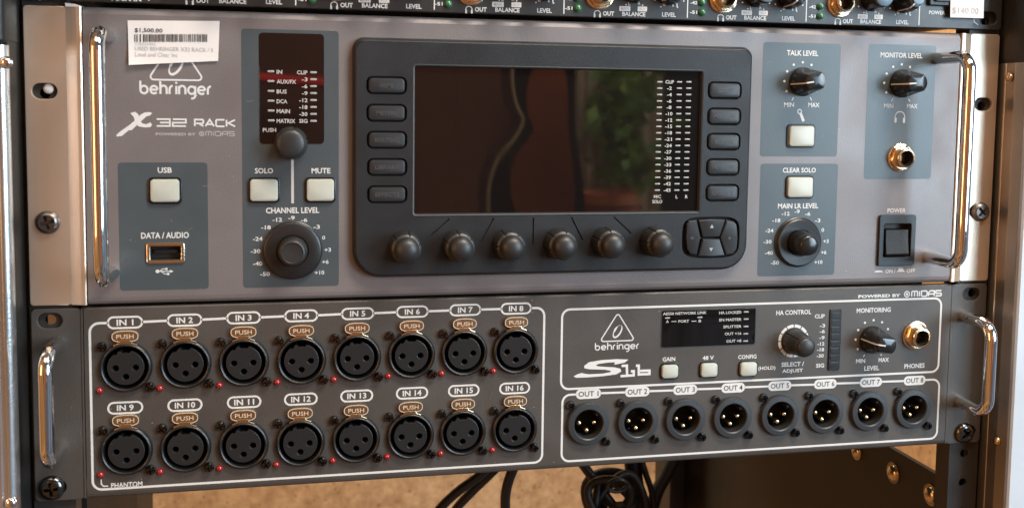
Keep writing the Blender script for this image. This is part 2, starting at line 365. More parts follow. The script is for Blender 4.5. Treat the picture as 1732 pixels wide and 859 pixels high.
# tan outer board seen through the opening in the right side
def bolt(px, py, r):
    a = PX(px, py, 225.8)
    me = MB(); me.add(lathe([(r*1.25, 0), (r*1.25, .5)]+dome(r*.95, .5, r*.5, 5), 24))
    v = [(225.8-z, y, x) for x, y, z in me.v]; f = [tuple(reversed(q)) for q in me.f]
    world_part('bolt', ([(x, y+a[1], z+a[2]) for x, y, z in v], f), 'brass', rack, a)
for a in ((1511, 799, 5.2), (1574, 836, 5), (1449, 762, 4.6)): bolt(*a)
# front edges of the case: wood, aluminium extrusion, black corner pieces
yl = P(12, 76, 22)[1]; yr = P(1712, 105, 20)[1]
for s in FR:
    a = 242.6
    m = MB(); lo_, hi_ = min(s*a, s*(a+9)), max(s*a, s*(a+9))
    m.add(box(lo_, hi_, YB, yo-26 if s > 0 else YT, -390, -20)); m.add(box(lo_, hi_, YB, YT, -20, 18)); world_part('case_side', m, 'lam', rack, (s*(a+4), -150, -180))
    if s > 0:   # wide inner leg with raised grooves, then the rounded front lip
        prof = [(242.5, -2), (242.3, 3), (242.0, 3.4), (242.0, 4.2), (242.3, 4.6), (242.3, 11), (241.9, 11.5), (241.9, 12.3), (242.2, 12.8), (242.2, 18.2), (242.6, 19.2), (243.6, 19.6), (243.9, 18.6), (243.9, 2), (242.9, 2)]
        me = 'alub'; y1 = yr
    else:
        prof = [(-242.5, 15.6), (-242.4, 18), (-243.2, 19.6), (-244.4, 20), (-245, 20.8), (-246, 20.8), (-246.5, 20.1), (-248, 20.1), (-248.6, 20.8), (-250, 20.9), (-251.8, 20), (-252.5, 18), (-253, 6), (-252, 6), (-251.8, 16)]
        me = 'alu'; y1 = yl
    world_part('edge_extrusion', prism_y(prof, YB, y1), me, rack, (s*248, -150, 12))
    # bright outer flange
    xa_ = 244.1 if s > 0 else 253.2
    pr = [(s*xa_, 18.2), (s*xa_, 19.4), (s*(xa_+.8), 20.4), (s*262, 20.6), (s*263, 19), (s*263, 18.2)]
    world_part('outer_flange', prism_y(pr, YB, y1), 'pale' if s > 0 else 'board', rack, (s*258, -150, 12))
    part('corner_piece', rrsolid(22, YT-y1, 2, [(0, -20), (0, 22), (.8, 23.4), (2, 24)]), 'lam', rack, (s*253.4, (YT+y1)/2+.4, 0))
rv = lathe([(2.6, 0), (2.6, .4)]+dome(2.3, .4, 1.6, 5), 24)
for px, py, s, mt in ((11, 106, -1, 'chrome'), (19, 850, -1, 'chrome')):
    a = P(px, py, 20.8); world_part('rivet', ([(x+a[0], y+a[1], z+20.5) for x, y, z in rv[0]], rv[1]), mt, rack, a)
for px, py in ((1708, 131), (1687, 745)):
    a = PX(px, py, 241.9); v = [(241.9-z, y+a[1], x+a[2]) for x, y, z in rv[0]]
    world_part('rivet', (v, [tuple(reversed(q)) for q in rv[1]]), 'brass', rack, a)
# ================================================================== fibre board behind the rack
bd = thing('backing_board', (0, -700, -900), 'tan speckled fibre board seen through the gap below the stage box', 'board')
world_part('board_sheet', box(-900, 900, -900, 300, -906, -900, 1), 'board', bd, (0, -300, -903))
sp = thing('side_partition', (620, -700, -400), 'tan partition board seen through the small opening at the right of the case', 'partition')
world_part('partition_sheet', box(620, 630, -900, 200, -890, -60, 1), 'board', sp, (625, -300, -400))
# ================================================================== ear + handle builders
def slot(cx, cy, w=10.5, h=6.9): return [(cx+a, cy+b) for a, b in rr(w, h, h/2, 8)]
def handle(parent, x, y0, y1, zc, r, zb):
    R = 8; p = [(x, y0, zb), (x, y0, zc-R)]; p += [(x, y0+s_, zz) for s_, zz in []]
    sg = 1 if y1 > y0 else -1; path = [(x, y0, zb), (x, y0, zb+(zc-R-zb)*.5)]
    for k in range(9):
        t = math.pi/2*k/8; path.append((x, y0+sg*(R-R*math.cos(t)), zc-R+R*math.sin(t)))
    for k in range(1, 6): path.append((x, y0+sg*R+(y1-y0-2*sg*R)*k/6, zc))
    for k in range(9):
        t = math.pi/2*k/8; path.append((x, y1-sg*(R-R*math.sin(t)), zc-R+R*math.cos(t)))
    path += [(x, y1, zb+(zc-R-zb)*.5), (x, y1, zb)]
    h = world_part('handle', tube(path, r, 24), 'chrome', parent, (x, (y0+y1)/2, zc), None, 60)
def lathe_at(pr, x, y, z, n=32, **k):
    v, f = lathe(pr, n, **k); return [(a+x, b+y, c+z) for a, b, c in v], f
SCR_BIG = cross_screw(5.2, 2.6, 'steel', .6, 15)
SCR_BLK = cross_screw(5.6, 2.8, 'scr', .55, 5)
SCR_S = cross_screw(2.3, 2.3, 'scr', .66, 30)
# ================================================================== the rack mixer
ZM = 2.0
mixer = thing('rack_mixer', (0, -132.5, 0), 'large grey digital rack mixer with wide colour display, white buttons and tall chrome handles', 'mixer')
YMT, YMB = -.8, -132.4
WM = 216.0
jx, jy, _ = P(1522.6, 267, ZM); swc = rect(1484, 363, 1545.5, 449, ZM); usb = rect(248, 410, 313, 445, ZM)
holes = [[(jx+a, jy+b) for a, b in circ(4.2, 24)], [(swc[0]+a, swc[1]+b) for a, b in rr(swc[2]-2, swc[3]-2, 1)], [(usb[0]+a, usb[1]+b) for a, b in rr(usb[2]-2.2, usb[3]-2.2, .5)]]
m = MB(); m.add(plate([[(-WM, YMB+3.2), (WM, YMB+3.2), (WM, YMT-2.9), (-WM, YMT-2.9)]]+holes, ZM-1.6, ZM))
m.add(prism_x([(YMT-2.9, ZM), (YMT-2.9, ZM-4), (YMT, ZM-4), (YMT, ZM-2.0), (YMT-.3, ZM-1.55)], -WM, WM))
m.add(prism_x([(YMB+3.2, ZM-4), (YMB+3.2, ZM), (YMB+1.6, ZM-.25), (YMB+.5, ZM-.9), (YMB, ZM-2), (YMB, ZM-4)], -WM, WM))
world_part('front_panel', m, 'mixer', mixer, (0, -66, ZM), None, 12)
world_part('chassis', box(-216, 216, YMB-.6, YMT-1, -330, ZM-4), 'rail', mixer, (0, -66, -150))
for s in FR:
    pts_o = rr(16.6, 131.2, 1.4); cx = s*(223.2+240.6)/2 + s*.3
    pl = MB()
    w = 240.4-223.0; cx = s*(240.4+223.0)/2
    pl.add(plate([[(cx+a, -66.6+b) for a, b in rr(w, 131.6, 1.6)], slot(s*232.4, -37.7), slot(s*232.4, -94.8)], -1.3, .6, .25))
    pr = [(s*223.3, -1), (s*223.3, .6), (s*220.4, 1.5), (s*218.6, ZM+.4), (s*217.0, ZM+.55), (s*216.5, ZM+.2), (s*216.4, -3), (s*218, -3)]
    world_part('rack_ear', pl, 'ear', mixer, (s*232, -66, 0))
    world_part('ear_bend', prism_y(pr, -132.3, -.9), 'ear', mixer, (s*219, -66, 1), None, 20)
hy0 = P(163, 41, 28)[1]-3.4; hy1 = P(165, 492, 28)[1]+3.4
handle(mixer, -205.6, hy0, hy1, 29, 3.15, ZM); handle(mixer, 202.6, hy0-1, hy1-.5, 29, 3.15, ZM)
a = P(81, 376, .6); part('rack_screw', SCR_BIG, None, mixer, (a[0], a[1], .6))
a = P(1657, 358, .6); part('rack_screw', SCR_BIG, None, mixer, (a[0], a[1], .6), .5)
# white bolt end showing inside the empty slot
a = P(82, 150, -1); part('cage_nut', lathe([(2.3, -3)]+dome(2.3, 0, 1.0, 4), 20), 'paper', mixer, (a[0], a[1], -1.3), label='pale round bolt end inside the empty left ear slot')
# printed fields
def field(name, x0, y0, x1, y1, z, r=1.6, mt='sub', h=.05, hole=None):
    cx, cy, w, hh = rect(x0, y0, x1, y1, z)
    if hole: return part(name, plate([rr(w, hh, r), [(a-cx, b-cy) for a, b in hole]], h, h), mt, mixer, (cx, cy, z))
    return part(name, rrsolid(w, hh, r, [(0, -.02), (0, h)]), mt, mixer, (cx, cy, z))
field('usb_field', 201, 275, 352, 490, ZM, hole=holes[2]); field('channel_field', 409.5, 51, 573, 485, ZM)
field('talk_field', 1288, 73, 1419, 265, ZM); field('solo_field', 1283.5, 277, 1414, 466, ZM); field('monitor_field', 1465, 76, 1579, 303, ZM, hole=holes[0])
Z1 = ZM+.06
t = MB()
for a in (('USB',278.7,288,24,9.6),('DATA / AUDIO',279.3,398,81,10.5),('SOLO',446.5,289,31,9.2),('MUTE',543,289,32,9.2),
          ('CHANNEL LEVEL',495,355.8,90,9.8),('TALK LEVEL',1357.5,90.3,53,9),('MONITOR LEVEL',1525,94,71,8.8),('MIN',1334.5,177.5,17,7.6),('MAX',1376.5,178,19,7.6),
          ('MIN',1503,179.5,16,7.4),('MAX',1543,180,18,7.4),('CLEAR SOLO',1352,288,56,8.4),('MAIN LR LEVEL',1350,348.3,68,8.6),('POWER',1516.5,356,31,7.4),
          ('ON /',1506,458.5,17,6.6),('OFF',1540.5,457.7,14.5,6.6)):
    T(t, *a, Z1, .022)
for s, a, b in (('-12',228,435),('-9',308,425),('-6',378,437),('-3',448,475),('0',487,535),('+3',510,603),('+6',497,670),('+10',464,730),('-50',160,738),('-40',119,680),('-30',107,611),('-24',119,542),('-18',165,478)):
    T(t, s.replace('-', '–') if 0 else s, 400+a/3.305, 240+b/3.305, (5.2 if len(s) == 1 else 11 if len(s) == 2 else 16.2), 6.8, Z1, .018)
for s, a, b in (('-12',467,381),('-9',528,370),('-6',584,382),('-3',637,417),('0',664,467),('+3',681,527),('+6',669,586),('+10',641,638),('-50',410,641),('-40',378,589),('-30',371,530),('-24',381,471),('-18',418,417)):
    T(t, s, 1180+a/3.138, 240+b/3.138, (4.6 if len(s) == 1 else 9 if len(s) == 2 else 13.4), 6.4, Z1, .018)
# USB trident
u = [(263, 458.7), (292, 458.7)]
t.add(ribbon(pxs(u, Z1), .42), 0, 0, Z1+PR); t.add(poly(pxs([(287.5,456), (293.5,458.7), (287.5,461.4)], Z1)), 0, 0, Z1+PR+.03)
t.add(ribbon(pxs([(270,458.7), (275,454.6), (280,454.6)], Z1), .36), 0, 0, Z1+PR+.03); t.add(ribbon(pxs([(273,458.7), (278,463), (283,463)], Z1), .36), 0, 0, Z1+PR+.06)
for a, b, r in ((266.5,458.7,.85), (281.5,454.6,.55), (284.5,463,.6)):
    c = P(a, b, Z1); t.add(poly(circ(r, 14)), c[0], c[1], Z1+PR+.09)
# dots and ticks round the two small level knobs
def dots(t, lst, z, ox, oy, sc, r=.62):
    for a, b in lst:
        c = P(ox+a/sc, oy+b/sc, z); t.add(poly(circ(r, 14)), c[0], c[1], z+PR)
dots(t, [(475,380),(510,345),(558,332),(604,346),(460,432),(472,485),(1003,392),(1038,356),(1083,343),(1127,357),(990,441),(1001,492)], Z1, 1180, 0, 3.138)
for a in (((509,518),(500,535)),((596,516),(605,534)),((1037,522),(1027,540)),((1118,526),(1127,541))): t.add(ribbon(pxs(a, Z1, 3.138, 1180, 0), .5), 0, 0, Z1+PR)
# microphone and headphone pictures
t.add(ribbon(pxs([(545,600),(562,645)], Z1, 3.138, 1180, 0), 1.5), 0, 0, Z1+PR)
c = P(1180+541/3.138, 593/3.138, Z1); t.add(plate([circ(1.35, 18), circ(.75, 18)], 0, 0), c[0], c[1], Z1+PR+.03)
c = P(1180+1073/3.138, 622/3.138, Z1)
t.add(ribbon([(c[0]+a, c[1]+b) for a, b in arc(0, 0, 2.8, -15, 195, 16)], .55), 0, 0, Z1+PR)
for s in FR: t.add(poly([(a+s*2.45, b-1.7) for a, b in rr(1.3, 2.8, .5)]), c[0], c[1], Z1+PR+.03)
# on / off pictures
t.add(poly(pxs([(1478,460.5),(1482,457.5),(1490,457.3),(1494.5,460)], Z1)), 0, 0, Z1+PR)
t.add(poly(pxs([(1516,459.8),(1519,457.4),(1519.5,453),(1527.5,452.8),(1528,457),(1531,459.4)], Z1)), 0, 0, Z1+PR)
world_part('lettering', t, 'white', mixer, (0, -66, ZM))
# logotypes
t = MB()
c = P(298, 135.3, ZM); wl = P(343.4, 135, ZM)[0]-P(252.6, 135, ZM)[0]
triangle_logo(t, c[0], c[1], wl, wl*.80, ZM, .75)
c = P(298.3, 159.7, ZM); behringer(t, c[0], c[1], P(359,150,ZM)[0]-P(238.5,150,ZM)[0], 3.7, ZM, .25)
world_part('maker_logo', t, 'white', mixer, (-180, -30, ZM))
t = MB()
A_ = [(252,640),(240,655),(215,662),(185,690),(120,750),(105,748),(60,785),(28,790),(25,778),(60,750),(110,715),(150,680),(180,650),(205,637),(235,635)]
B_ = [(115,640),(145,633),(165,650),(172,680),(188,705),(215,712),(240,700),(252,715),(240,730),(205,732),(165,725),(145,700),(135,665),(120,650)]
t.add(poly(pxs(A_, ZM, 3.736, 190, 20)), 0, 0, ZM+PR); t.add(poly(pxs(B_, ZM, 3.736, 190, 20)), 0, 0, ZM+PR+.03)
def strk(t, s, x0, y0, x1, y1, z, **k):
    cx, cy, w, h = rect(x0, y0, x1, y1, z); strokes(t, s, cx, cy, w, h, z, **k)
strk(t, '32', 265, 202, 314.5, 213.5, ZM, gap=.22, sw=.24); strk(t, 'RACK', 329.5, 202.8, 397.5, 214, ZM, gap=.24, sw=.25)
world_part('model_logo', t, 'white', mixer, (-180, -55, ZM))
t = MB(); T(t, 'POWERED BY', 297.5, 227.2, 68, 4.8, ZM, .03); strk(t, 'MIDaS', 348, 222.8, 396.5, 230, ZM, gap=.25, sw=.2)
c = P(341, 226.5, ZM); t.add(plate([circ(1.15, 20), circ(.75, 20)], 0, 0), c[0], c[1], ZM+PR); t.add(poly(circ(.45, 12)), c[0], c[1], ZM+PR)
world_part('supplier_logo', t, 'grey', mixer, (-180, -60, ZM))
cx, cy, w, h = rect(492.5, 266, 497, 344, Z1); part('divider_line', box(-w/2, w/2, -h/2, h/2, 0, .06), 'dim', mixer, (cx, cy, Z1))
# white buttons
for o, i_ in (((250.5,299.6,308,345),(254.8,303.5,304,342)), ((419.7,300,473.5,343),(423.6,304,471,341)), ((515.6,299.5,568,343),(520,304,566.4,341)),
              ((1330.2,210,1377.8,250.8),(1334.5,214,1376.6,249)), ((1328,297,1375,336),(1331,300.5,1373.8,334.6))):
    cx, cy, w, h = rect(*o, ZM); _, _, cw, ch = rect(*i_, ZM+2)
    button_set(mixer, 'push_button', cx, cy, w, h, ZM+.05, min(cw, w-1.3), min(ch, h-1.3), 1.5)
# USB port
cx, cy, w, h = usb
pt = part('usb_port', plate([rr(w, h, 1.3), rr(w-3.4, h-3.2, .4)], 0, .9, .35), 'nickel', mixer, (cx, cy, ZM+.05))
part('port_shell', loft([z3(rr(w-3.4, h-3.2, .4), .3), z3(rr(w-3.9, h-3.9, .3), -9)], False, True), 'void', pt, (cx, cy, ZM))
part('port_tongue', box(-w/2+3, w/2-3, -h/2+4.3, -h/2+6, -8, -1.2, .2), 'insert', pt, (cx, cy, ZM))
# channel meter window
cx, cy, w, h = rect(438.7, 57, 548, 243, ZM)
mw = part('meter_window', rrsolid(w, h, 1.7, [(0, 0), (0, .22), (.12, .32)]), 'glass', mixer, (cx, cy, ZM+.06))
ZW = ZM+.38
LEDM = tomesh('led', rrsolid(3.0, .92, .4, [(0, 0), (0, .04), (.06, .07)]), 'led')
t = MB()
for k, s in enumerate(('IN', 'AUX/FX', 'BUS', 'DCA', 'MAIN', 'MATRIX')):
    y = (400+274*k/5)/3.305; x = 400+(192+2*k/5)/3.305
    a = P(x, y, ZW); part('led', LEDM, None, mw, (a[0], a[1], ZW-.02))
    wd = {'IN': 9.5, 'AUX/FX': 33, 'BUS': 17, 'DCA': 18, 'MAIN': 22.6, 'MATRIX': 31.5}[s]
    T(t, s, 400+224.5/3.305+wd/2, y+1.1, wd, 6.9, ZW, .02)
for k, s in enumerate(('CLIP', '-3', '-6', '-9', '-12', '-18', '-30', 'SIG')):
    y = (406+38.7*k)/3.305; a = P(400+430.5/3.305, y, ZW); part('led', LEDM, None, mw, (a[0], a[1], ZW-.02))
    wd = {'CLIP': 18, 'SIG': 14}.get(s, 9.5 if len(s) == 2 else 14); T(t, s, 400+397/3.305-wd/2, y+.2, wd, 6.7, ZW, .02)
T(t, 'PUSH', 455.8, 220.3, 22.6, 6.7, ZW, .02)
world_part('meter_lettering', t, 'dim', mw, (cx, cy, ZW))
# knob builders (axis = z, at origin)
def grooved(r0, r1, z0, z1, n=48, groove=4, dep=.35, wd=2):
    rings = []
    for zz, rr_ in ((z0, r0), (z0+.5, r0+.05), ((z0+z1)/2, (r0+r1)/2), (z1, r1)):
        o = []
        for k in range(n):
            g = dep if (k % (n//groove)) < 1 else 0
            t_ = 2*math.pi*k/n+.3; o.append(((rr_-g)*math.cos(t_), (rr_-g)*math.sin(t_), zz))
        rings.append(o)
    return rings
def encoder(r0, r1, h, capr, caph, groove=6):
    m = MB(); n = 72
    R_ = grooved(r0, r1, 0, h, n, groove, .5)
    m.add(loft(R_, False, False)); m.add(loft([R_[-1], z3(circ(capr+.25, n, None, .3), h+.9), z3(circ(capr, n, None, .3), h+.95)], False, False))
    m.add(lathe([(capr, h+.9), (capr-.1, h+caph*.45)]+[(a, b) for a, b in dome(capr-.1, h+caph*.45, caph*.55, 7)][1:], 40, False, True))
    return m
# push encoder under the meter
a = P(492, 240, ZM); k_ = part('select_knob', encoder(7.6, 6.9, 8, 6.5, 3.2, 6), 'knob', mixer, (a[0], a[1]-.6, ZM+.35))
# big dials
def dial(px, py, rpx, name):
    a = P(px, py, ZM); r = rpx
    d = part(name, lathe([(r+.5, 0), (r+.5, .5), (r, .9), (r-.25, 2.2), (r-.9, 2.6), (r*.56, 2.35), (r*.54, 1.5)], 64), 'dial', mixer, (a[0], a[1], ZM+.05))
    part('dial_centre', lathe([(r*.52, 1.0), (r*.50, 6.5), (r*.47, 8.6), (r*.43, 9.5), (r*.40, 9.8)]+[(r*.36, 9.9), (r*.34, 9.6), (r*.01, 9.3)], 48), 'knob', d, (a[0], a[1], ZM+.05))
    return d
dial(495, 423, 13.1, 'channel_level_dial')
d = P(1349, 409.5, ZM)
dl = part('main_level_dial', lathe([(12.9, 0), (12.9, .5), (12.4, .9), (12.1, 2.2), (11.6, 2.6), (7.2, 2.35), (7.0, 1.5)], 64), 'dial', mixer, (d[0], d[1], ZM+.05))
part('dial_centre', lathe([(6.7, 1.0), (6.2, 6), (5.5, 10), (5.0, 12.2)]+[(a, b) for a, b in dome(5.0, 12.2, 1.4, 6)][1:], 48), 'gloss', dl, (d[0], d[1], ZM+.05))
# pointer knobs (skirt, tapered grip with a line)
def pointer_knob(parent, x, y, z, r, h, ang, name='level_knob', line='white'):
    ca, sa = math.cos(ang), math.sin(ang); n = 48; rings = []
    def sec(rad, nose, flat, zz):
        o = []
        for k in range(n):
            t_ = 2*math.pi*k/n; px_, py_ = math.cos(t_)*rad, math.sin(t_)*rad
            py_ = max(-flat, min(flat, py_))
            if px_ > 0: px_ += nose*(max(0, 1-abs(py_)/max(.1, rad*.9)))
            o.append((px_*ca-py_*sa, px_*sa+py_*ca, zz))
        return o
    rings = [z3(circ(r, n, None, ang), 0), z3(circ(r, n, None, ang), 1.0), sec(r*.99, 0, r*.95, 1.6), sec(r*.95, .3, r*.82, 4), sec(r*.86, .5, r*.66, h*.7), sec(r*.80, .5, r*.58, h*.93), sec(r*.70, .3, r*.48, h*1.03), sec(r*.3, .1, r*.25, h*1.08)]
    kb = part(name, loft(rings), 'gloss', parent, (x, y, z), angle=30)
    # pointer line: up the nose and over the top
    pts = [(r*1.00, 1.3), (r*.97+.32, 4.0), (r*.87+.52, h*.7), (r*.81+.52, h*.93), (r*.68, h*1.05), (r*.2, h*1.1)]
    w2 = .38; v = []
    for a, b in pts:
        for s in (-1, 1): v.append(((a+.12)*ca-s*w2*sa, (a+.12)*sa+s*w2*ca, b+.08))
    part('pointer_line', (v, [(2*i, 2*i+1, 2*i+3, 2*i+2) for i in range(len(pts)-1)]), line, kb, (x, y, z))
    return kb
a = P(1357, 138.8, ZM); pointer_knob(mixer, a[0], a[1], ZM+.1, 7.3, 13.5, math.radians(190))
a = P(1526, 141.5, ZM); pointer_knob(mixer, a[0], a[1], ZM+.1, 7.3, 13.5, math.radians(185))
# headphone jack
def jack(parent, x, y, z, s=1.0, name='headphone_jack'):
    m = MB(); m.add(lathe([(7.3*s, 0), (7.3*s, .35), (6.9*s, .6), (6.0*s, .6)], 40, True, False))
    hx = [(6.7*s*math.cos(math.pi/3*k+.2), 6.7*s*math.sin(math.pi/3*k+.2)) for k in range(6)]
    hexr = []
    for k in range(6):
        a, b = hx[k], hx[(k+1) % 6]
        for j in range(4): hexr.append((a[0]+(b[0]-a[0])*j/4, a[1]+(b[1]-a[1])*j/4))
    cr = circ(5.7*s, 24, None, .2)
    m.add(loft([z3(hexr, .5), z3(hexr, 2.4), z3([(a*.93, b*.93) for a, b in hexr], 2.9), z3(cr, 3.05), z3([(a*.8, b*.8) for a, b in cr], 3.0)], False, False))
    j = part(name, m, 'nickel', parent, (x, y, z))
    part('jack_barrel', lathe([(4.9*s, 2.5), (4.9*s, 5.6), (4.6*s, 6.0), (3.9*s, 6.2), (3.6*s, 5.7), (3.5*s, -6), (.1, -6)], 36, False, False), 'nickel', j, (x, y, z))
    part('jack_bore', lathe([(3.48*s, 5.3), (3.4*s, -5), (.1, -5)], 28, False, False), 'void', j, (x, y, z))
    return j
jack(mixer, jx, jy, ZM+.1, 1.03)
# power switch
cx, cy, w, h = swc
ps = part('power_switch', plate([rr(w, h, 1.4), rr(w-5.6, h-9.4, .8)], 0, 1.5, .35), 'black', mixer, (cx, cy, ZM+.05))
part('switch_well', loft([z3(rr(w-5.6, h-9.4, .8), 1.0), z3(rr(w-6.2, h-10, .6), -7)], False, True), 'void', ps, (cx, cy, ZM))
rk = [(-h/2+6, -3), (-h/2+6.2, 1.6), (-h/2+7.2, 2.3), (0, 1.3), (h/2-7.4, 1.0), (h/2-7, -2)]
part('rocker', prism_x([(b, c) for b, c in rk], -w/2+4.2, w/2-4.2), 'lam', ps, (cx, cy-.6, ZM))
# ---- raised display bezel
ZB = ZM+4.2
cx, cy, w, h = rect(596.5, 71, 1269, 463.5, ZB-1); bz_c = (cx, cy)
def bez(w, h, rt_, rb):
    o = []
    for x, y, a, r in ((w/2-rt_, h/2-rt_, 0, rt_), (-w/2+rt_, h/2-rt_, 90, rt_), (-w/2+rb, -h/2+rb, 180, rb), (w/2-rb, -h/2+rb, 270, rb)):
        for k in range(11):
            t_ = math.radians(a+9*k); o.append((x+r*math.cos(t_), y+r*math.sin(t_)))
    return o
s_ = rect(701, 117, 1185, 360.5, ZB); scr_o = [(s_[0]+a, s_[1]+b) for a, b in rr(s_[2], s_[3], 1.0)]
keyspx = [(654, 145), (654, 191.5), (654.5, 237), (654.8, 283), (655, 329)]
rkeys = [(1226, 153.5), (1225, 197.5), (1224, 240), (1222.8, 283), (1221.8, 326.3)]
KH = []
for px, py in keyspx: c = P(px, py, ZB); KH.append((c[0], c[1], 19.0, 8.6))
for px, py in rkeys: c = P(px, py, ZB); KH.append((c[0], c[1], 18.2, 9.0))
dpc = rect(1153.4, 366.5, 1250.8, 436.5, ZB)
def barrel(w, h, bul, r, n=8):
    o = []
    base = rr(w, h, r, n)
    for x, y in base:
        k = 1-(2*x/w)**2*.9; q = 1-(2*y/h)**2*.9
        o.append((x+math.copysign(bul*.25*max(0, q), x), y+math.copysign(bul*max(0, k), y)))
    return o
dp_o = []
for i in range(4):
    pass
def superell(w, h, p, n=56): return [(w/2*math.copysign(abs(math.cos(t_))**(2/p), math.cos(t_)), h/2*math.copysign(abs(math.sin(t_))**(2/p), math.sin(t_))) for t_ in [2*math.pi*k/n for k in range(n)]]
dp_o = [(dpc[0]+a, dpc[1]+b) for a, b in superell(dpc[2], dpc[3], 4.2)]
slits = [((760,370),(729,398)), ((834.8,369),(813.6,408)), ((902,368.6),(901.4,412.5)), ((966.4,367.7),(985.2,405.8)), ((1038,367),(1066.9,394.3))]
SL = []
for a, b in slits:
    p0, p1 = Vector(P(*a, ZB)[:2]), Vector(P(*b, ZB)[:2]); d_ = (p1-p0).normalized(); n_ = Vector((-d_.y, d_.x))*.42
    SL.append([tuple(p0+n_), tuple(p0-n_), tuple(p1-n_), tuple(p1+n_)])
outer = [(cx+a, cy+b) for a, b in bez(w-3.6, h-3.6, 4.2, 11.5)]
inn = [(s_[0]+a, s_[1]+b) for a, b in rr(s_[2]+1.2, s_[3]+1.2, 1.4)]
m = MB()
m.add(plate([outer, inn]+[[(x+a, y+b) for a, b in rr(w2, h2, 3.0)] for x, y, w2, h2 in KH]+[dp_o]+SL, ZB, ZB))
m.add(loft([z3([(cx+a, cy+b) for a, b in bez(w+g, h+g, 5.4+g/2, 13+g/2)], zz) for g, zz in ((0, ZM-.2), (-.2, ZM+1.4), (-1.2, ZM+3.0), (-2.4, ZM+3.85), (-3.6, ZB))], False, False))
# (ring radii must match the face outline)
m.add(loft([z3(inn, ZB), z3(scr_o, ZB-.5), z3(scr_o, ZB-2.4)], False, False))
for x, y, w2, h2 in KH: m.add(loft([z3([(x+a, y+b) for a, b in rr(w2, h2, 3.0)], ZB), z3([(x+a, y+b) for a, b in rr(w2-.5, h2-.5, 2.8)], ZB-.35), z3([(x+a, y+b) for a, b in rr(w2-.5, h2-.5, 2.8)], ZB-2)], False, False))
m.add(loft([z3(dp_o, ZB), z3([(dpc[0]+(a-dpc[0])*.985, dpc[1]+(b-dpc[1])*.98) for a, b in dp_o], ZB-.4), z3([(dpc[0]+(a-dpc[0])*.985, dpc[1]+(b-dpc[1])*.98) for a, b in dp_o], ZB-2.5)], False, False))
for o in SL: m.add(loft([z3(o, ZB), z3(o, ZB-.7)], False, True))
bezel = world_part('display_bezel', m, 'bezel', mixer, (cx, cy, ZB), None, 28)
world_part('bezel_floor', box(cx-w/2+4, cx+w/2-4, cy-h/2+4, cy+h/2-4, ZM+.1, ZB-2.3), 'void', bezel, (cx, cy, ZM+1))
# satin trim round the opening, then glass
rim = [(s_[0]+a, s_[1]+b) for a, b in rr(s_[2]+1.9, s_[3]+1.9, 1.7)]
rim2 = [(s_[0]+a, s_[1]+b) for a, b in rr(s_[2]+.3, s_[3]+.3, 1.1)]; rim3 = [(s_[0]+a, s_[1]+b) for a, b in rr(s_[2]-.6, s_[3]-.6, .8)]
world_part('display_trim', loft([z3(rim, ZB+.02), z3([(s_[0]+a, s_[1]+b) for a, b in rr(s_[2]+1.3, s_[3]+1.3, 1.5)], ZB+.28), z3(rim2, ZB+.05), z3(rim3, ZB-1.9)], False, False), 'ring', bezel, (s_[0], s_[1], ZB))
ZG = ZB-1.9
gl = world_part('display', box(s_[0]-s_[2]/2+.1, s_[0]+s_[2]/2-.1, s_[1]-s_[3]/2+.1, s_[1]+s_[3]/2-.1, ZG-.35, ZG), 'glass', bezel, (s_[0], s_[1], ZG))
LED2 = tomesh('led', rrsolid(2.75, .72, .34, [(0, 0), (0, .04), (.05, .07)]), 'led')
t = MB(); lv = ('CLIP','-2','-4','-6','-8','-10','-12','-15','-18','-21','-24','-27','-30','-33','-36','-39','-42','-45')
for k, s in enumerate(lv):
    f_ = k/17; y = 110+(99.5+628*f_)/3.435
    for xa, xb in ((124,109),(238,222),(292.5,275)):
        a = P(1080+(xa+(xb-xa)*f_)/3.435, y, ZG); part('led', LED2, None, bezel, (a[0], a[1], ZG+.02))
    T(t, s, 1080+(181-15*f_)/3.435, y, 14.5 if k == 0 else 8 if len(s) == 2 else 12, 5.9, ZG, .02)
T(t, 'M/C', 1111.9, 332.7, 12, 5.6, ZG, .02); T(t, 'SOLO', 1111.7, 341, 17, 5.8, ZG, .02); T(t, 'L', 1144.5, 332.9, 3.6, 5.6, ZG, .02); T(t, 'R', 1161, 332.7, 4.4, 5.6, ZG, .02)
world_part('display_lettering', t, 'dim', bezel, (s_[0]+40, s_[1], ZG))
# soft keys
KEYL = tomesh('soft_key', rrsolid(16.8, 6.9, 1.9, [(0, -3.2), (0, .2), (.35, .75), (1.0, .95)]), 'key')
KEYR = tomesh('soft_key', rrsolid(16.2, 7.2, 1.9, [(0, -3.2), (0, .2), (.35, .75), (1.0, .95)]), 'key')
for i, (kk, s) in enumerate(zip(KH, ('HOME','METERS','ROUTING','LIBRARY','EFFECTS','SETUP','MONITOR','SCENES','MUTE GRP','UTILITY'))):
    k1 = part('soft_key', KEYL if i < 5 else KEYR, None, bezel, (kk[0], kk[1], ZB-.3)); t = MB()
    Tm(t, s, kk[0], kk[1], len(s)*1.6 if i != 8 else 11.5, 2.0, ZB-.3+.95, .025); 
    # sub-part of the bezel beside its key
    world_part('key_legend', t, 'keytext', bezel, (kk[0], kk[1], ZB))
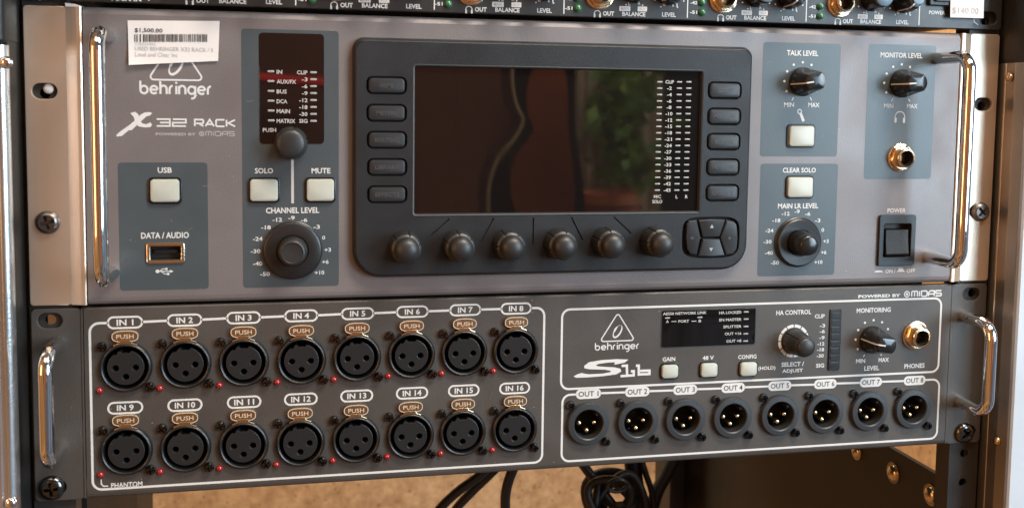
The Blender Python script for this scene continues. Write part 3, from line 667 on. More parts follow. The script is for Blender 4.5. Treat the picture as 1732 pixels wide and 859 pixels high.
# four way pad: four wedge keys
def wedge(pts, zc=.5):
    c0 = (sum(a for a, b in pts)/len(pts), sum(b for a, b in pts)/len(pts))
    sh = lambda k: [(c0[0]+(a-c0[0])*k, c0[1]+(b-c0[1])*k) for a, b in pts]
    return loft([z3(sh(1), -2.5), z3(sh(1), -.1), z3(sh(.94), .45), z3(sh(.86), .6)])
o4, ox4, oy4 = 7.81, 1140, 350
PADS = {'left': [(165,230),(195,185),(300,172),(345,390),(362,410),(345,430),(298,640),(215,625),(170,560),(152,400)],
        'up': [(318,172),(500,158),(680,168),(598,398),(375,400)], 'down': [(318,650),(375,420),(600,420),(672,640),(500,660)],
        'right': [(690,172),(790,190),(825,230),(842,400),(825,560),(780,625),(685,638),(612,425),(612,395)]}
for k, pts in PADS.items():
    q_ = list(reversed(pxs(pts, ZB, o4, ox4, oy4))); c0 = (sum(a for a, b in q_)/len(q_), sum(b for a, b in q_)/len(q_))
    if sum(q_[i][0]*q_[(i+1) % len(q_)][1]-q_[(i+1) % len(q_)][0]*q_[i][1] for i in range(len(q_))) < 0: q_.reverse()
    part('arrow_key', wedge([(a-c0[0], b-c0[1]) for a, b in q_]), 'key', bezel, (c0[0], c0[1], ZB-.1), label='%s arrow key of the four way pad' % k, angle=20)
    px, py = {'left': (230,410), 'up': (495,255), 'down': (485,560), 'right': (735,410)}[k]
    c = P(ox4+px/o4, oy4+py/o4, ZB); tri = [(1.0,-.8),(0,.95),(-1.0,-.8)]; ang = {'up': 0, 'left': 90, 'down': 180, 'right': -90}[k]; ca, sa = math.cos(math.radians(ang)), math.sin(math.radians(ang))
    world_part('arrow_mark', ([(c[0]+a*ca-b*sa, c[1]+a*sa+b*ca, ZB+.56) for a, b in tri], [(0,1,2)]), 'keytext' if k in ('left','right') else 'grey', bezel, (c[0], c[1], ZB+.56))
# six encoders
ENC = encoder(7.5, 6.9, 9.4, 5.7, 6.6, 6); ENCM = tomesh('encoder_knob', (ENC.v, ENC.f), 'knob', 35)
for i, (px, py) in enumerate(((684,417),(773.5,415),(858,413.5),(944.5,411.5),(1024.5,409.5),(1106,407.5))):
    a = P(px, py, ZB); part('encoder_knob', ENCM, None, bezel, (a[0], a[1], ZB), rz=.35*i)
# ================================================================== the stage box
ZS = 1.2
sbox = thing('stage_box', (0, -221.5, 0), 'dark grey stage box with sixteen round inputs, eight outputs and short chrome handles', 'stage box')
YST, YSB = -133.9, -221.6; WS = 218.2
INP = [(213,621),(313.9,615.7),(412.5,612.6),(510,609.6),(604,605),(696,600.6),(785.4,596.6),(872.3,593.4),
       (214,762),(314,757.5),(412,752.5),(508,748.5),(602.2,742.8),(694.3,736.8),(782.5,731.3),(870.5,726)]
OUTP = [(995,716.7),(1078.7,713),(1159,709.3),(1239,706),(1319,702.4),(1395,698.8),(1470.7,695.2),(1544.5,691.3)]
inp = [P(a, b, ZS+1) for a, b in INP]; outp = [P(a, b, ZS+1.5) for a, b in OUTP]
j2 = P(1548.8, 567.4, ZS)
m = MB()
hl = [[(c[0]+a, c[1]+b) for a, b in circ(9.7, 36)] for c in inp]+[[(c[0]+a, c[1]+b) for a, b in circ(8.2, 32)] for c in outp]+[[(j2[0]+a, j2[1]+b) for a, b in circ(4, 20)]]
m.add(plate([[(-WS, YSB+2.6), (WS, YSB+2.6), (WS, YST-.6), (-WS, YST-.6)]]+hl, ZS-1.4, ZS))
m.add(prism_x([(YST-.6, ZS), (YST-.6, ZS-4), (YST, ZS-4), (YST, ZS-.6)], -WS, WS))
m.add(prism_x([(YSB+2.6, ZS-4), (YSB+2.6, ZS), (YSB+1.2, ZS-.3), (YSB+.35, ZS-1.1), (YSB, ZS-2.2), (YSB, ZS-4)], -WS, WS))
world_part('front_panel', m, 's16', sbox, (0, -178, ZS), None, 12)
world_part('chassis', box(-216, 216, YSB+1.2, YST+.4, -190, -22), 'rail', sbox, (0, -178, -100))
for s in FR:
    m = MB(); w = 240.3-219.4; cx = s*(240.3+219.4)/2
    hs = [slot(s*232.4, -139.3), slot(s*232.4, -215.4)] if s < 0 else [slot(s*230.9, -139.6), slot(s*232.4, -215.4)]
    m.add(plate([[(cx+a, -177.8+b) for a, b in rr(w, 87.6, 2.2)]]+hs, -1.3, .5, .3))
    m.add(box(min(s*218.6, s*219.6), max(s*218.6, s*219.6), YSB+.4, YST-.3, -6, .9, .2))
    world_part('rack_ear', m, 's16', sbox, (s*230, -178, 0))
sh0 = P(80, 592, 22)[1]-2.2; sh1 = P(75, 797, 22)[1]+2.8
handle(sbox, -229.6, sh0, sh1, 23.5, 3.15, .5); handle(sbox, 226.6, -151.4, -198.3, 23.5, 3.15, .5)
a = P(88, 824, .5); part('rack_screw', SCR_BLK, None, sbox, (a[0], a[1], .5))
a = P(1630, 731, .5); part('rack_screw', SCR_BLK, None, sbox, (a[0], a[1], .5), .6)
a = P(88, 540, -1); part('cage_nut', rrsolid(4, 6, .6, [(0, -3), (0, 0)]), 'brass', sbox, (a[0], a[1], -2.2))
# --- input sockets
ringF = tomesh('xlr_input', lathe([(11.4, 0), (11.4, 1.1), (10.9, 2.0), (10.3, 2.3), (9.8, 2.0), (9.55, 1.0), (9.5, -14)], 56, False, False), 'black')
ins_o = []
for k in range(60):
    t_ = math.radians(90+6*k); r = 7.95
    da = abs(((6*k+180) % 360)-180)
    if da < 16: r = 6.7
    if 30 <= 6*k <= 36: r = 7.2
    ins_o.append((r*math.cos(t_), r*math.sin(t_)))
INS = MB(); pin = [(-4.35,-.2),(4.25,-.2),(0,-4.25)]
INS.add(plate([ins_o]+[[(a+x, b+y) for a, b in circ(1.45, 16)] for x, y in pin], 1.0, 1.7, .22))
INS.add(loft([z3(ins_o, 1.1), z3(ins_o, -13)], False, False))
INSM = tomesh('insert', (INS.v, INS.f), 'insert', 30)
fl = MB()
for x, y in pin: fl.add(loft([z3([(a+x, b+y) for a, b in circ(1.45, 16)], 1.1), z3([(a+x, b+y) for a, b in circ(1.3, 16)], -6)], False, True))
PINH = tomesh('contact_hole', (fl.v, fl.f), 'void')
BOTT = tomesh('socket_floor', lathe([(9.5, -12.5), (.1, -12.5)], 32, False, False), 'void')
tb = MB(); to = [(a, b+14.35) for a, b in superell(11.6, 5.4, 2.8, 40)]
tb.add(plate([to], .2, 1.9, .4))
tb.add(plate([[(-2.5, 12.6), (2.5, 12.6), (2.7, 11.6), (5.1, 10.5), (5.0, 9.8), (2.6, 10.6), (0, 10.9), (-2.6, 10.6), (-5.0, 9.8), (-5.1, 10.5), (-2.7, 11.6)][::-1]], .3, 2.3, .25))
TABM = tomesh('push_tab', (tb.v, tb.f), 'tab')
g = MB(); v, f = glyphs('PUSH', .01); g.add(([(a*7.4, b*2.0, 0) for a, b, _ in v], f), 0, 14.35, 2.1)
g.add(ribbon([(a, b+14.35) for a, b in superell(11.1, 4.9, 2.8, 40)], .36, True), 0, 0, 2.0)
EMBM = tomesh('push_embossing', (g.v, g.f), 'tabtext')
REDM = tomesh('red_led', lathe([(1.55, 0), (1.55, .4)]+dome(1.4, .4, 1.3, 6), 24), 'redled')
leds = [(169,660),(270.6,656),(371.4,651),(469,645.7),(564.8,641),(656.6,635.5),(746.7,631),(834.3,626.7),(170.7,802),(271.3,796.8),(371.4,791.2),(467.6,784.8),(562.9,778),(654.6,771.5),(745,766),(832.7,760.2)]
for i, c in enumerate(inp):
    at = (c[0], c[1], ZS)
    so = part('xlr_input', ringF, None, sbox, at)
    part('insert', INSM, None, so, at); part('contact_hole', PINH, None, so, at); part('socket_floor', BOTT, None, so, at)
    part('push_tab', TABM, None, so, at); part('push_embossing', EMBM, None, so, at)
    for dx, dy in ((-10.3, 9.6), (10.2, -9.7)):
        a = (c[0]+dx, c[1]+dy, ZS+.02); part('screw', SCR_S, None, so, a, rz=random.uniform(0, 3))
    a = P(*leds[i], ZS); part('red_led', REDM, None, sbox, (a[0], a[1], ZS))
# --- output plugs
ringM = tomesh('xlr_output', lathe([(10.7, 0), (10.7, 1.6), (10.2, 2.4), (7.9, 2.6), (7.4, 2.2), (7.35, -11)], 56, False, False), 'ring')
km = MB(); km.add(lathe([(7.4, -10.5), (.1, -10.5)], 32, False, False)); km.add(lathe([(7.32, 1.6), (7.3, -10.5)], 40, False, False))
for a0 in (48,): km.add(box(3.9, 5.3, 4.0, 5.4, -10, 1.4))
WELLM = tomesh('plug_well', (km.v, km.f), 'void')
PINM = tomesh('pin', lathe([(1.15, -10.4), (1.15, -1.2), (1.05, -.7), (.75, -.35), (.3, -.2), (.01, -.18)], 20, False, True), 'gold')
for c in outp:
    at = (c[0], c[1], ZS); so = part('xlr_output', ringM, None, sbox, at); part('plug_well', WELLM, None, so, at)
    for x, y in ((-3.95,-.1),(3.85,-.1),(0,-4.0)): part('pin', PINM, None, so, (c[0]+x, c[1]+y, ZS-.2))
    for dx, dy in ((-9.0, 9.6), (9.7, -9.8)): part('screw', SCR_S, None, so, (c[0]+dx, c[1]+dy, ZS+.02), rz=random.uniform(0, 3))
# --- printed frames, pills, lettering
LW = 1.05
t = MB(); zt = ZS+PR
pills = [(211.5,545),(312.3,541.2),(412,537.2),(509.5,533.8),(605,530.2),(697.5,527),(787,524),(873,521.6)]
pills2 = [(212,689),(313,684.6),(413,679.5),(509,674.5),(603.5,669),(697,664.3),(784.5,660),(870.5,656)]
pills3 = [(995.3,665.5),(1078,662),(1159,658.7),(1240,655.5),(1319,652),(1396,649),(1473,646),(1547,643)]
def chain(ps, w_, x0, x1, yb_l, yb_r, r=4):
    """frame whose top line runs from pill to pill"""
    c = [P(a, b, ZS) for a, b in ps]
    for i in range(len(c)-1): t.add(ribbon([(c[i][0]+w_/2, c[i][1]), (c[i+1][0]-w_/2, c[i+1][1])], LW), 0, 0, zt)
    XL = (P(x0[0], x0[1], ZS)[0]+P(x0[2], x0[3], ZS)[0])/2; XR = (P(x1[0], x1[1], ZS)[0]+P(x1[2], x1[3], ZS)[0])/2
    YBm = (P(x0[2], yb_l, ZS)[1]+P(x1[2], yb_r, ZS)[1])/2; yl_, yr_ = c[0][1], c[-1][1]
    pts = [(c[0][0]-w_/2, yl_)]+[(XL+r+a, yl_-r+b) for a, b in arc(0,0,r,90,180,6)]+[(XL+r+a, YBm+r+b) for a, b in arc(0,0,r,180,270,6)]
    pts += [(XR-r+a, YBm+r+b) for a, b in arc(0,0,r,270,360,6)]+[(XR-r+a, yr_-r+b) for a, b in arc(0,0,r,0,90,6)]+[(c[-1][0]+w_/2, yr_)]
    t.add(ribbon(pts, LW), 0, 0, zt)
chain(pills, 14.4, (154,690,157,800), (920,600,917,740), 829, 780)
def pw(px, py, w): return P(px+w/2, py, ZS)[0]-P(px-w/2, py, ZS)[0]
for i, ps in enumerate((pills, pills2)):
    for k, (a, b) in enumerate(ps):
        c = P(a, b, ZS); np_ = part('name_plate', ribbon(rr(14.6, 5.0, 2.45, 8), .85, True), 'white', sbox, (c[0], c[1], zt)); tp = MB()
        s = 'IN %d' % (k+1+8*i); Tm(tp, s, c[0], c[1], 7.2 if len(s) == 4 else 9.0, 2.75, ZS, .024); world_part('plate_lettering', tp, 'white', np_, (c[0], c[1], zt))
chain(pills3, 12.6, (950,690,951,760), (1587,680,1585,730), 779, 741.5)
# upper right frame
cx, cy, w, h = rect(950, 513.8, 1589, 643, ZS); t.add(ribbon([(cx+a, cy+b) for a, b in rr(w, h, 4, 6)], LW, True), 0, 0, zt)
for a in (('PHANTOM',214.5,819,53,8.8),('HA CONTROL',1342.5,528,59,8),('CLIP',1386.5,534.5,17,6.6),('-3',1391,550.5,9,6),('-6',1390.6,560.2,9,6),('-9',1390.2,570.8,9,6),
          ('-12',1388.4,581.2,12,6),('-18',1387.8,591,12,6),('-30',1387.2,601.3,12,6),('SIG',1387,617.8,13.5,6.8),('SELECT /',1340.8,615.6,38,7.4),('ADJUST',1340.5,627.3,35,7.6),('(HOLD)',1297,622.8,29,7.6),
          ('MONITORING',1477.8,524.2,57.5,8),('MIN',1455.5,610,15.5,6.8),('MAX',1494.6,608.3,17.5,6.8),('LEVEL',1474.4,622.2,25,7.6),('PHONES',1546.7,618.3,34,7.8),
          ('GAIN',1131.3,607,21.5,7),('48 V',1197.8,604.8,19,7),('CONFIG',1264,603,31,7)):
    T(t, *a, ZS, .022)
t.add(ribbon(pxs([(171,810),(171.5,818),(175,821.5),(183,821.3)], ZS), .55), 0, 0, zt)
t.add(ribbon(pxs([(171,822),(171,812)], ZS), .01), 0, 0, zt+.03)
for k in range(12):      # white ring segments round the gain knob
    if k in (4,): pass
    c = P(1342.3, 576.3, ZS); t.add(ribbon([(c[0]+a, c[1]+b) for a, b in arc(0, 0, 7.9, 30*k+2, 30*k+28, 5)], 1.5), 0, 0, zt)
dots(t, [(657,298),(701,251),(757,235),(812,248),(850,292),(640,360),(654,422)], ZS, 1280, 480, 3.832, .62)
for a in (((700,457),(690,472)),((803,455),(808,463))): t.add(ribbon(pxs(a, ZS, 3.832, 1280, 480), .5), 0, 0, zt)
c0 = P(1044.2, 576, ZS); wl = pw(1044, 560, 56.5); triangle_logo(t, c0[0], c0[1], wl, wl*.80, ZS, .6)
c0 = P(1044, 590.6, ZS); behringer(t, c0[0], c0[1], pw(1044, 588, 74), 2.35, ZS, .24)
S_ = [(528,548),(440,545),(330,552),(240,568),(205,595),(210,612),(240,618),(360,622),(400,630),(395,640),(340,650),(240,655),(190,648),(205,642),(160,653),(130,670),(150,680),(220,678),(350,668),(440,655),(475,635),(470,615),(430,605),(310,598),(290,590),(310,580),(380,570),(430,568),(425,585),(455,580),(500,570)]
t.add(poly(pxs(S_, ZS, 4.294, 940, 480)), 0, 0, zt)
for a in ([(478,594),(516,592),(518,664)], [(470,668),(566,662),(566,632),(545,633)], [(582,592),(602,592),(602,656),(680,652),(680,628),(612,630)]):
    zt += .03; t.add(ribbon(pxs(a, ZS, 4.294, 940, 480), 1.25), 0, 0, zt)
zt = ZS+PR
T(t, 'POWERED BY', 1487.5, 500.3, 71, 5.4, ZS, .035); strk(t, 'MIDaS', 1542, 491.8, 1592, 500.6, ZS, gap=.25, sw=.26)
c = P(1534, 497.2, ZS); t.add(plate([circ(1.75, 20), circ(1.2, 20)], 0, 0), c[0], c[1], zt); t.add(poly(circ(.7, 12)), c[0], c[1], zt)
world_part('lettering', t, 'white', sbox, (0, -178, ZS))
t2 = MB(); t = MB()
for k, (a, b) in enumerate(pills3):
    c = P(a, b, ZS); np_ = part('name_plate', poly(rr(13.0, 5.0, 2.45, 8)), 'white', sbox, (c[0], c[1], ZS+PR)); t2 = MB()
    Tm(t2, 'OUT %d' % (k+1), c[0], c[1], 10.4, 2.7, ZS+.06, .014); world_part('plate_lettering', t2, 'dark', np_, (c[0], c[1], zt))
# status window
cx, cy, w, h = rect(1119, 523.3, 1277, 584.2, ZS)
sw = part('status_window', rrsolid(w, h, .9, [(0, -.2), (0, .15), (.1, .22)]), 'glass', sbox, (cx, cy, ZS+.04))
part('window_edge', plate([rr(w+.9, h+.9, 1.3), rr(w+.02, h+.02, .9)], 0, .12), 'ring', sbox, (cx, cy, ZS+.02))
ZQ = ZS+.26; t = MB(); oz = (1100, 500, 5.725)
def q(a, b): return oz[0]+a/oz[2], oz[1]+b/oz[2]
for s, a, b, wd, hh in (('AES50 NETWORK LINK',334,169,422,27),('A',165,250,28,26),('PORT',323,246,104,26),('B',480,243,26,26),('HA LOCKED',774,162,216,27),('SN MASTER',774,231,216,27),('SPLITTER',794,298,176,27),('OUT +16',800,366,160,27),('OUT +8',808,437,144,27)):
    x, y = q(a, b); T(t, s, x, y, wd/oz[2], hh/oz[2], ZQ, .02)
for a, b in ((228,248),(422,245)): t.add(ribbon(pxs([(a-24,b+1),(a+24,b)], ZQ, oz[2], oz[0], oz[1]), .35), 0, 0, ZQ+PR)
world_part('status_lettering', t, 'dim', sw, (cx, cy, ZQ))
for a, b in ((165,215),(480,209),(928,156),(928,226),(926,297),(924,368),(922,438)):
    c = P(*q(a, b), ZQ); part('led', LED2, None, sw, (c[0], c[1], ZQ))
for o, i_ in (((1116,613,1147.5,641),(1118.2,616.2,1145.8,638.5)), ((1182,610.5,1214,638.5),(1185,614,1212.9,637)), ((1248.5,609.3,1280.5,636.5),(1251.4,612.2,1279.2,635))):
    cx, cy, w, h = rect(*o, ZS); _, _, cw, ch = rect(*i_, ZS+2)
    button_set(sbox, 'push_button', cx, cy, w, h, ZS+.03, min(cw, w-1.0), min(ch, h-1.0), 1.7)
# level meter slot
cx, cy, w, h = rect(1401.5, 522, 1421, 625.5, ZS)
ms = part('level_meter', rrsolid(w, h, .9, [(0, -.2), (0, .5), (.3, .8)]), 'black', sbox, (cx, cy, ZS+.02))
for k in range(8): part('meter_segment', rrsolid(w-1.7, 2.6, .3, [(0, 0), (0, .2), (.1, .28)]), 'insert', ms, (cx, cy+h/2-3.4-k*(h-6.5)/7, ZS+.82))
# knobs of the stage box
c = P(1343, 577, ZS)
part('gain_knob', encoder(6.7, 5.6, 11.5, 4.9, 3.4, 6), 'knob', sbox, (c[0], c[1], ZS+.1))
c = P(1475, 573.8, ZS); pointer_knob(sbox, c[0], c[1], ZS+.1, 7.3, 13.8, math.radians(172), 'monitor_knob')
jack(sbox, j2[0], j2[1], ZS+.1, 1.08, 'phones_jack')
# ================================================================== headphone amplifier on top
ZA = 3.0
amp = thing('headphone_amplifier', (0, 1.6, 0), 'black rack headphone amplifier along the top with repeated level knobs and green lamps', 'amplifier')
YA0, YA1 = 1.3, 44.6
m = MB(); m.add(prism_x([(YA0, ZA-5), (YA0, ZA-.5), (YA0+.4, ZA), (YA1-.4, ZA), (YA1, ZA-.5), (YA1, ZA-5)], -222, 222))
world_part('front_panel', m, 'amp', amp, (0, 22, ZA))
world_part('chassis', box(-214, 214, YA0+.4, YA1, -200, -2.1), 'rail', amp, (0, 22, -100))
for s in FR:
    cx = s*(222+240.3)/2; world_part('rack_ear', plate([[(cx+a, 23+b) for a, b in rr(18.3, 43, 1.5)], slot(s*232.4, 7.4), slot(s*232.4, 38.6)], -1.3, 1.2, .25), 'amp', amp, (cx, 23, 0))
x0 = P(1362.5, 36, ZA)[0]
def rel(px, py): a = P(px, py, ZA); return a[0]-x0, a[1]
GRM = tomesh('green_led', lathe([(1.9, 0), (1.9, .5)]+dome(1.75, .5, 1.6, 6), 24), 'greenled')
BK = encoder(6.4, 5.6, 8.5, 5.2, 2.6, 8); BKM = tomesh('balance_knob', (BK.v, BK.f), 'gloss')
for ch in range(7):
    xr = -188.2+63.15*ch if ch < 6 else 190.5+63.1
    xr = [-188.2, -124.9, -61.7, .7, 63.4, 126.9, 190.5][ch]
    t = MB(); tg = MB()
    cgy = YA0+7.6-.0
    if ch < 7:
        for s, px, py, wd, hh in (('-42',1173,5.2,12,5.4),('-51',1172.3,21.3,12,5.4),('OUT',1236,30.2,18,7.4),('L',1269.5,14.2,3.4,5.4),('R',1285.6,13.8,4,5.4),
                                  ('BALANCE',1276.7,31,37,7.2),('0',1325.2,15.2,4.6,5.6),('11',1343,16,8,5.6),('LEVEL',1333,31.9,22,7.2)):
            dx, y = rel(px, py); W_ = pw(px, py, wd)*1.0; H_ = P(px, py-hh/2, ZA)[1]-P(px, py+hh/2, ZA)[1]
            if ch == 0 and px < 1200: continue
            Tm(t, s, xr+dx, y, W_, H_, ZA, .026)
        for px, py, wd in ((1262.3,22,17.5),(1290.4,22.6,15)):
            dx, y = rel(px, py); t.add(poly([(xr+dx+a, y+b) for a, b in rr(pw(px, py, wd), 2.3, .2)]), 0, 0, ZA+PR)
            Tm(tg, 'MAIN' if px < 1280 else 'AUX', xr+dx, y, pw(px, py, wd-5), 1.5, ZA+.06, .01)
        dx, y = rel(1218, 30.2)
        t.add(ribbon([(xr+dx+a, y+b) for a, b in arc(0, -.1, 1.55, -10, 190, 12)], .4), 0, 0, ZA+PR)
        for s in FR: t.add(poly([(xr+dx+a+s*1.35, y+b-.95) for a, b in rr(.85, 1.8, .3)]), 0, 0, ZA+PR+.03)
        dx, y = rel(1362.5, 36); t.add(poly([(xr-.25, y-.3), (xr+.25, y-.3), (xr+.25, y+12), (xr-.25, y+12)]), 0, 0, ZA+PR)
        for kx, ky, r_ in ((1278.5, -9, 8.4), (1334.5, -6, 8.6)):
            dx, y = rel(kx, ky)
            for q_ in range(11):
                an = math.radians(-60+30*q_) if 0 else math.radians(240-30*q_)
                t.add(poly(circ(.38, 8)), xr+dx+r_*math.cos(an), y+r_*math.sin(an), ZA+PR)
        world_part('channel_lettering', t, 'white', amp, (xr-30, 10, ZA)); world_part('field_lettering', tg, 'grey', amp, (xr-30, 10, ZA))
        if ch > 0:
            for py in (5.2, 21.7):
                dx, y = rel(1186.6, py); part('green_led', GRM, None, amp, (xr+dx, y, ZA))
        dx, y = rel(1222.5, -1.0); jack(amp, xr+dx, y, ZA+.1, 1.0, 'phones_jack')
        dx, y = rel(1279, -9); part('balance_knob', BKM, None, amp, (xr+dx, y, ZA), rz=.3*ch)
        part('knob_cap', lathe([(4.8, 10.6), (4.8, 11.6), (4.2, 12.0), (.01, 12.1)], 32), 'bluecap', amp, (xr+dx, y, ZA))
        dx, y = rel(1335, -6); pointer_knob(amp, xr+dx, y, ZA+.05, 6.6, 12.0, math.radians(225 if ch < 5 else 235))
        part('knob_cap', lathe([(3.2, 12.8), (3.1, 13.4), (.01, 13.6)], 28), 'bluecap', amp, (xr+dx, y, ZA))
t = MB(); T(t, 'POWER', 1584.7, 21.8, 27, 6.6, ZA, .024); T(t, 'MAIN IN', 214, -1, 50, 7, ZA, .024)
t.add(ribbon(pxs([(1647,33),(1648,38),(1654,42.5)], ZA), .45), 0, 0, ZA+PR)
world_part('lettering', t, 'white', amp, (200, 8, ZA))
cx, cy, w, h = rect(1569, -28, 1609.7, 11, ZA)
pw_ = part('power_switch', rrsolid(w, h, 1.2, [(0, 0), (0, 1.6), (.5, 2.2)]), 'bezel', amp, (cx, cy, ZA))
part('rocker', rrsolid(w-5, h-4, 1, [(0, 2.0), (0, 3.0), (.5, 3.4)]), 'knob', pw_, (cx, cy, ZA))
# ================================================================== price stickers, paper slip
def sheet(name, corners, z, label, cat, lift, curl=None):
    """thin paper, slightly curled; corners TL TR BR BL in mm"""
    nx, ny = 40, 28; v = []; f = []
    c = corners
    for side in (0, 1):
        for j in range(ny+1):
            for i in range(nx+1):
                u_, w_ = i/nx, j/ny
                x = (c[0][0]*(1-u_)+c[1][0]*u_)*(1-w_)+(c[3][0]*(1-u_)+c[2][0]*u_)*w_
                y = (c[0][1]*(1-u_)+c[1][1]*u_)*(1-w_)+(c[3][1]*(1-u_)+c[2][1]*u_)*w_
                v.append((x, y, z+lift(u_, w_)-(.12 if side else 0)))
    n1 = (nx+1)*(ny+1); idx = lambda i, j: j*(nx+1)+i
    for j in range(ny):
        for i in range(nx):
            a, b, c_, d_ = idx(i, j), idx(i+1, j), idx(i+1, j+1), idx(i, j+1); f += [(d_, c_, b, a), (a+n1, b+n1, c_+n1, d_+n1)]
    rim_ = [idx(i, 0) for i in range(nx+1)]+[idx(nx, j) for j in range(1, ny+1)]+[idx(i, ny) for i in range(nx-1, -1, -1)]+[idx(0, j) for j in range(ny-1, 0, -1)]
    for a, b in zip(rim_, rim_[1:]+rim_[:1]): f.append((a, b, b+n1, a+n1))
    th = thing(name, (corners[3][0], corners[3][1], z), label, cat)
    world_part('paper', (v, f), 'paper', th, (corners[3][0], corners[3][1], z), None, 60)
    return th
cz = ZM+.7
cr_ = [P(215.5,35,cz)[:2], P(371.3,36,cz)[:2], P(369,103.5,cz)[:2], P(218.5,110.5,cz)[:2]]
LF = lambda u_, w_: .3*math.sin(u_*3.1)+1.7*(w_**3)*(1-u_)**2+.5*(w_**4)*u_+.12*math.sin(9*u_+4*w_)
tag1 = sheet('price_tag', cr_, ZM+.35, 'white barcode price sticker reading $1,500.00 stuck on the mixer above its maker logo', 'price sticker', LF)
zt1 = ZM+.35+.75
def lay(mb):   # drop print onto the curled paper
    for i, (x, y, z) in enumerate(mb.v):
        u_ = (x-cr_[3][0])/(cr_[2][0]-cr_[3][0]); w_ = (cr_[0][1]-y)/(cr_[0][1]-cr_[3][1]); u_ = min(1, max(0, u_)); w_ = min(1, max(0, w_))
        mb.v[i] = (x, y, ZM+.35+LF(u_, w_)+.2)
    return mb
t = MB(); T(t, '$1,500.00', 251.5, 52.3, 47, 8, cz, .012)
xb = 227.5; rnd = random.Random(5)
while xb < 349:
    wd = rnd.choice((.8, .8, 1.4, 2.2)); hgt = 13.0; fnt = xb < 242
    if not (fnt and rnd.random() < .5):
        t.add(poly(pxs([(xb, 58.3), (xb+wd, 58.3), (xb+wd, 58.3+hgt), (xb, 58.3+hgt)], cz)), 0, 0, 0)
    xb += wd+rnd.choice((.9, 1.1, 1.8))
world_part('barcode', lay(t), 'ink', tag1, (cr_[3][0], cr_[3][1], cz))
t = MB(); T(t, 'C/5321961', 245.5, 74.6, 34, 5, cz, .0); T(t, 'USED BEHRINGER X32 RACK / S', 295, 83.6, 132, 6.6, cz, .004); T(t, 'Loud and Clear Inc', 265, 93, 72, 7.2, cz, .006)
world_part('small_print', lay(t), 'fade', tag1, (cr_[3][0], cr_[3][1], cz))
zc = ZA+3.2
cr2 = [P(1609,-45,zc)[:2], P(1666,-45,zc)[:2], P(1664,31.3,zc)[:2], P(1607.8,29.8,zc)[:2]]
tag2 = sheet('price_tag', cr2, ZA+3.0, 'white price sticker reading $140.00 at the right end of the top amplifier', 'price sticker', lambda u_, w_: .15*math.sin(3*u_))
t = MB(); T(t, '$140.00', 1633.5, 19, 44, 12.5, zc+.1, .0)
for i, p_ in enumerate(t.v): t.v[i] = (p_[0], p_[1], ZA+3.3)
world_part('price_lettering', t, 'fade', tag2, (cr2[3][0], cr2[3][1], zc))
sc4 = [P(110,5.5,1.6)[:2], P(127,7,1.6)[:2], P(141,12.3,1.6)[:2], P(110.5,11.5,1.6)[:2]]
sheet('paper_scrap', sc4, 1.6, 'small white paper scrap poking out above the left top corner of the mixer', 'paper', lambda u_, w_: .1)
# ================================================================== cables behind
def cable(name, pts, r, label, group=None, k=8):
    path = spline([P(a, b, z) for a, b, z in pts], k)
    o = bpy.data.objects.new(name, tomesh(name, [([(x-path[0][0], y-path[0][1], z-path[0][2]) for x, y, z in tt[0]], tt[1]) for tt in [tube(path, r, 14)]][0], 'cable', 60))
    place(o, path[0], None); o['label'] = label; o['category'] = 'cable'
    if group: o['group'] = group
    return o
G_ = 'black cables hanging behind the rack'
cable('audio_cable', [(850,760,-200),(815,800,-205),(775,830,-215),(742,862,-225),(715,905,-235)], 3.3, 'black cable curving down to the left, first of the pair below the IN 15 socket', G_)
cable('audio_cable', [(870,760,-215),(830,800,-220),(797,832,-230),(770,862,-240),(745,905,-250)], 3.3, 'black cable curving down left, right one of the pair below IN 15', G_)
cable('audio_cable', [(885,760,-200),(866,797,-205),(856,830,-210),(855,862,-215),(862,905,-220)], 3.6, 'single black cable hanging nearly straight below the IN 16 socket', G_)
cable('audio_cable', [(975,770,-230),(997,800,-230),(1020,832,-225),(1050,870,-220),(1085,905,-220)], 3.6, 'black cable slanting down to the right into the coiled bundle', G_)
coil = thing('cable_coil', P(1045, 905, -230), 'coiled black power cable bundle hanging below the OUT 1 and OUT 2 plugs', 'cable coil')
rnd_ = random.Random(4)
for k in range(8):
    rad = rnd_.uniform(13, 23); c = P(1043+rnd_.uniform(-16, 16), 850+rnd_.uniform(-12, 16), -210-5*k); pth = []
    for j in range(41):
        t_ = 2*math.pi*j/40; pth.append((c[0]+rad*.92*math.cos(t_)+3.2*math.sin(2*t_+k*2.1), c[1]+rad*1.12*math.sin(t_), c[2]+4.0*math.sin(2*t_+k)))
    world_part('cable_loop', tube(pth, 3.0, 12, False), 'cable', coil, c, None, 60)
c = P(1043, 838, -200); world_part('cable_tie', tube([(c[0]+a, c[1]+b*.6+8, c[2]+1) for a, b in arc(0, 0, 7, 0, 360, 24)], 1.6, 10, False), 'black', coil, c)
c = P(1050, 862, -196); part('plug_head', rrsolid(13, 20, 4, [(0, -6), (0, 4), (1.5, 6)]), 'black', coil, (c[0], c[1]-6, c[2]))
cable('flat_strap', [(1068,760,-240),(1072,800,-240),(1078,840,-238),(1090,905,-236)], 6.6, 'thick black cable trunk running straight down right of the coil', G_)
cable('audio_cable', [(1080,760,-235),(1092,800,-232),(1103,835,-232),(1112,905,-232)], 2.4, 'thin black cable slanting beside the thick cable trunk', G_)
cable('audio_cable', [(1146,765,-260),(1128,800,-258),(1108,840,-255),(1094,905,-250)], 5.2, 'black cable bending in from the rear rail towards the trunk', G_)
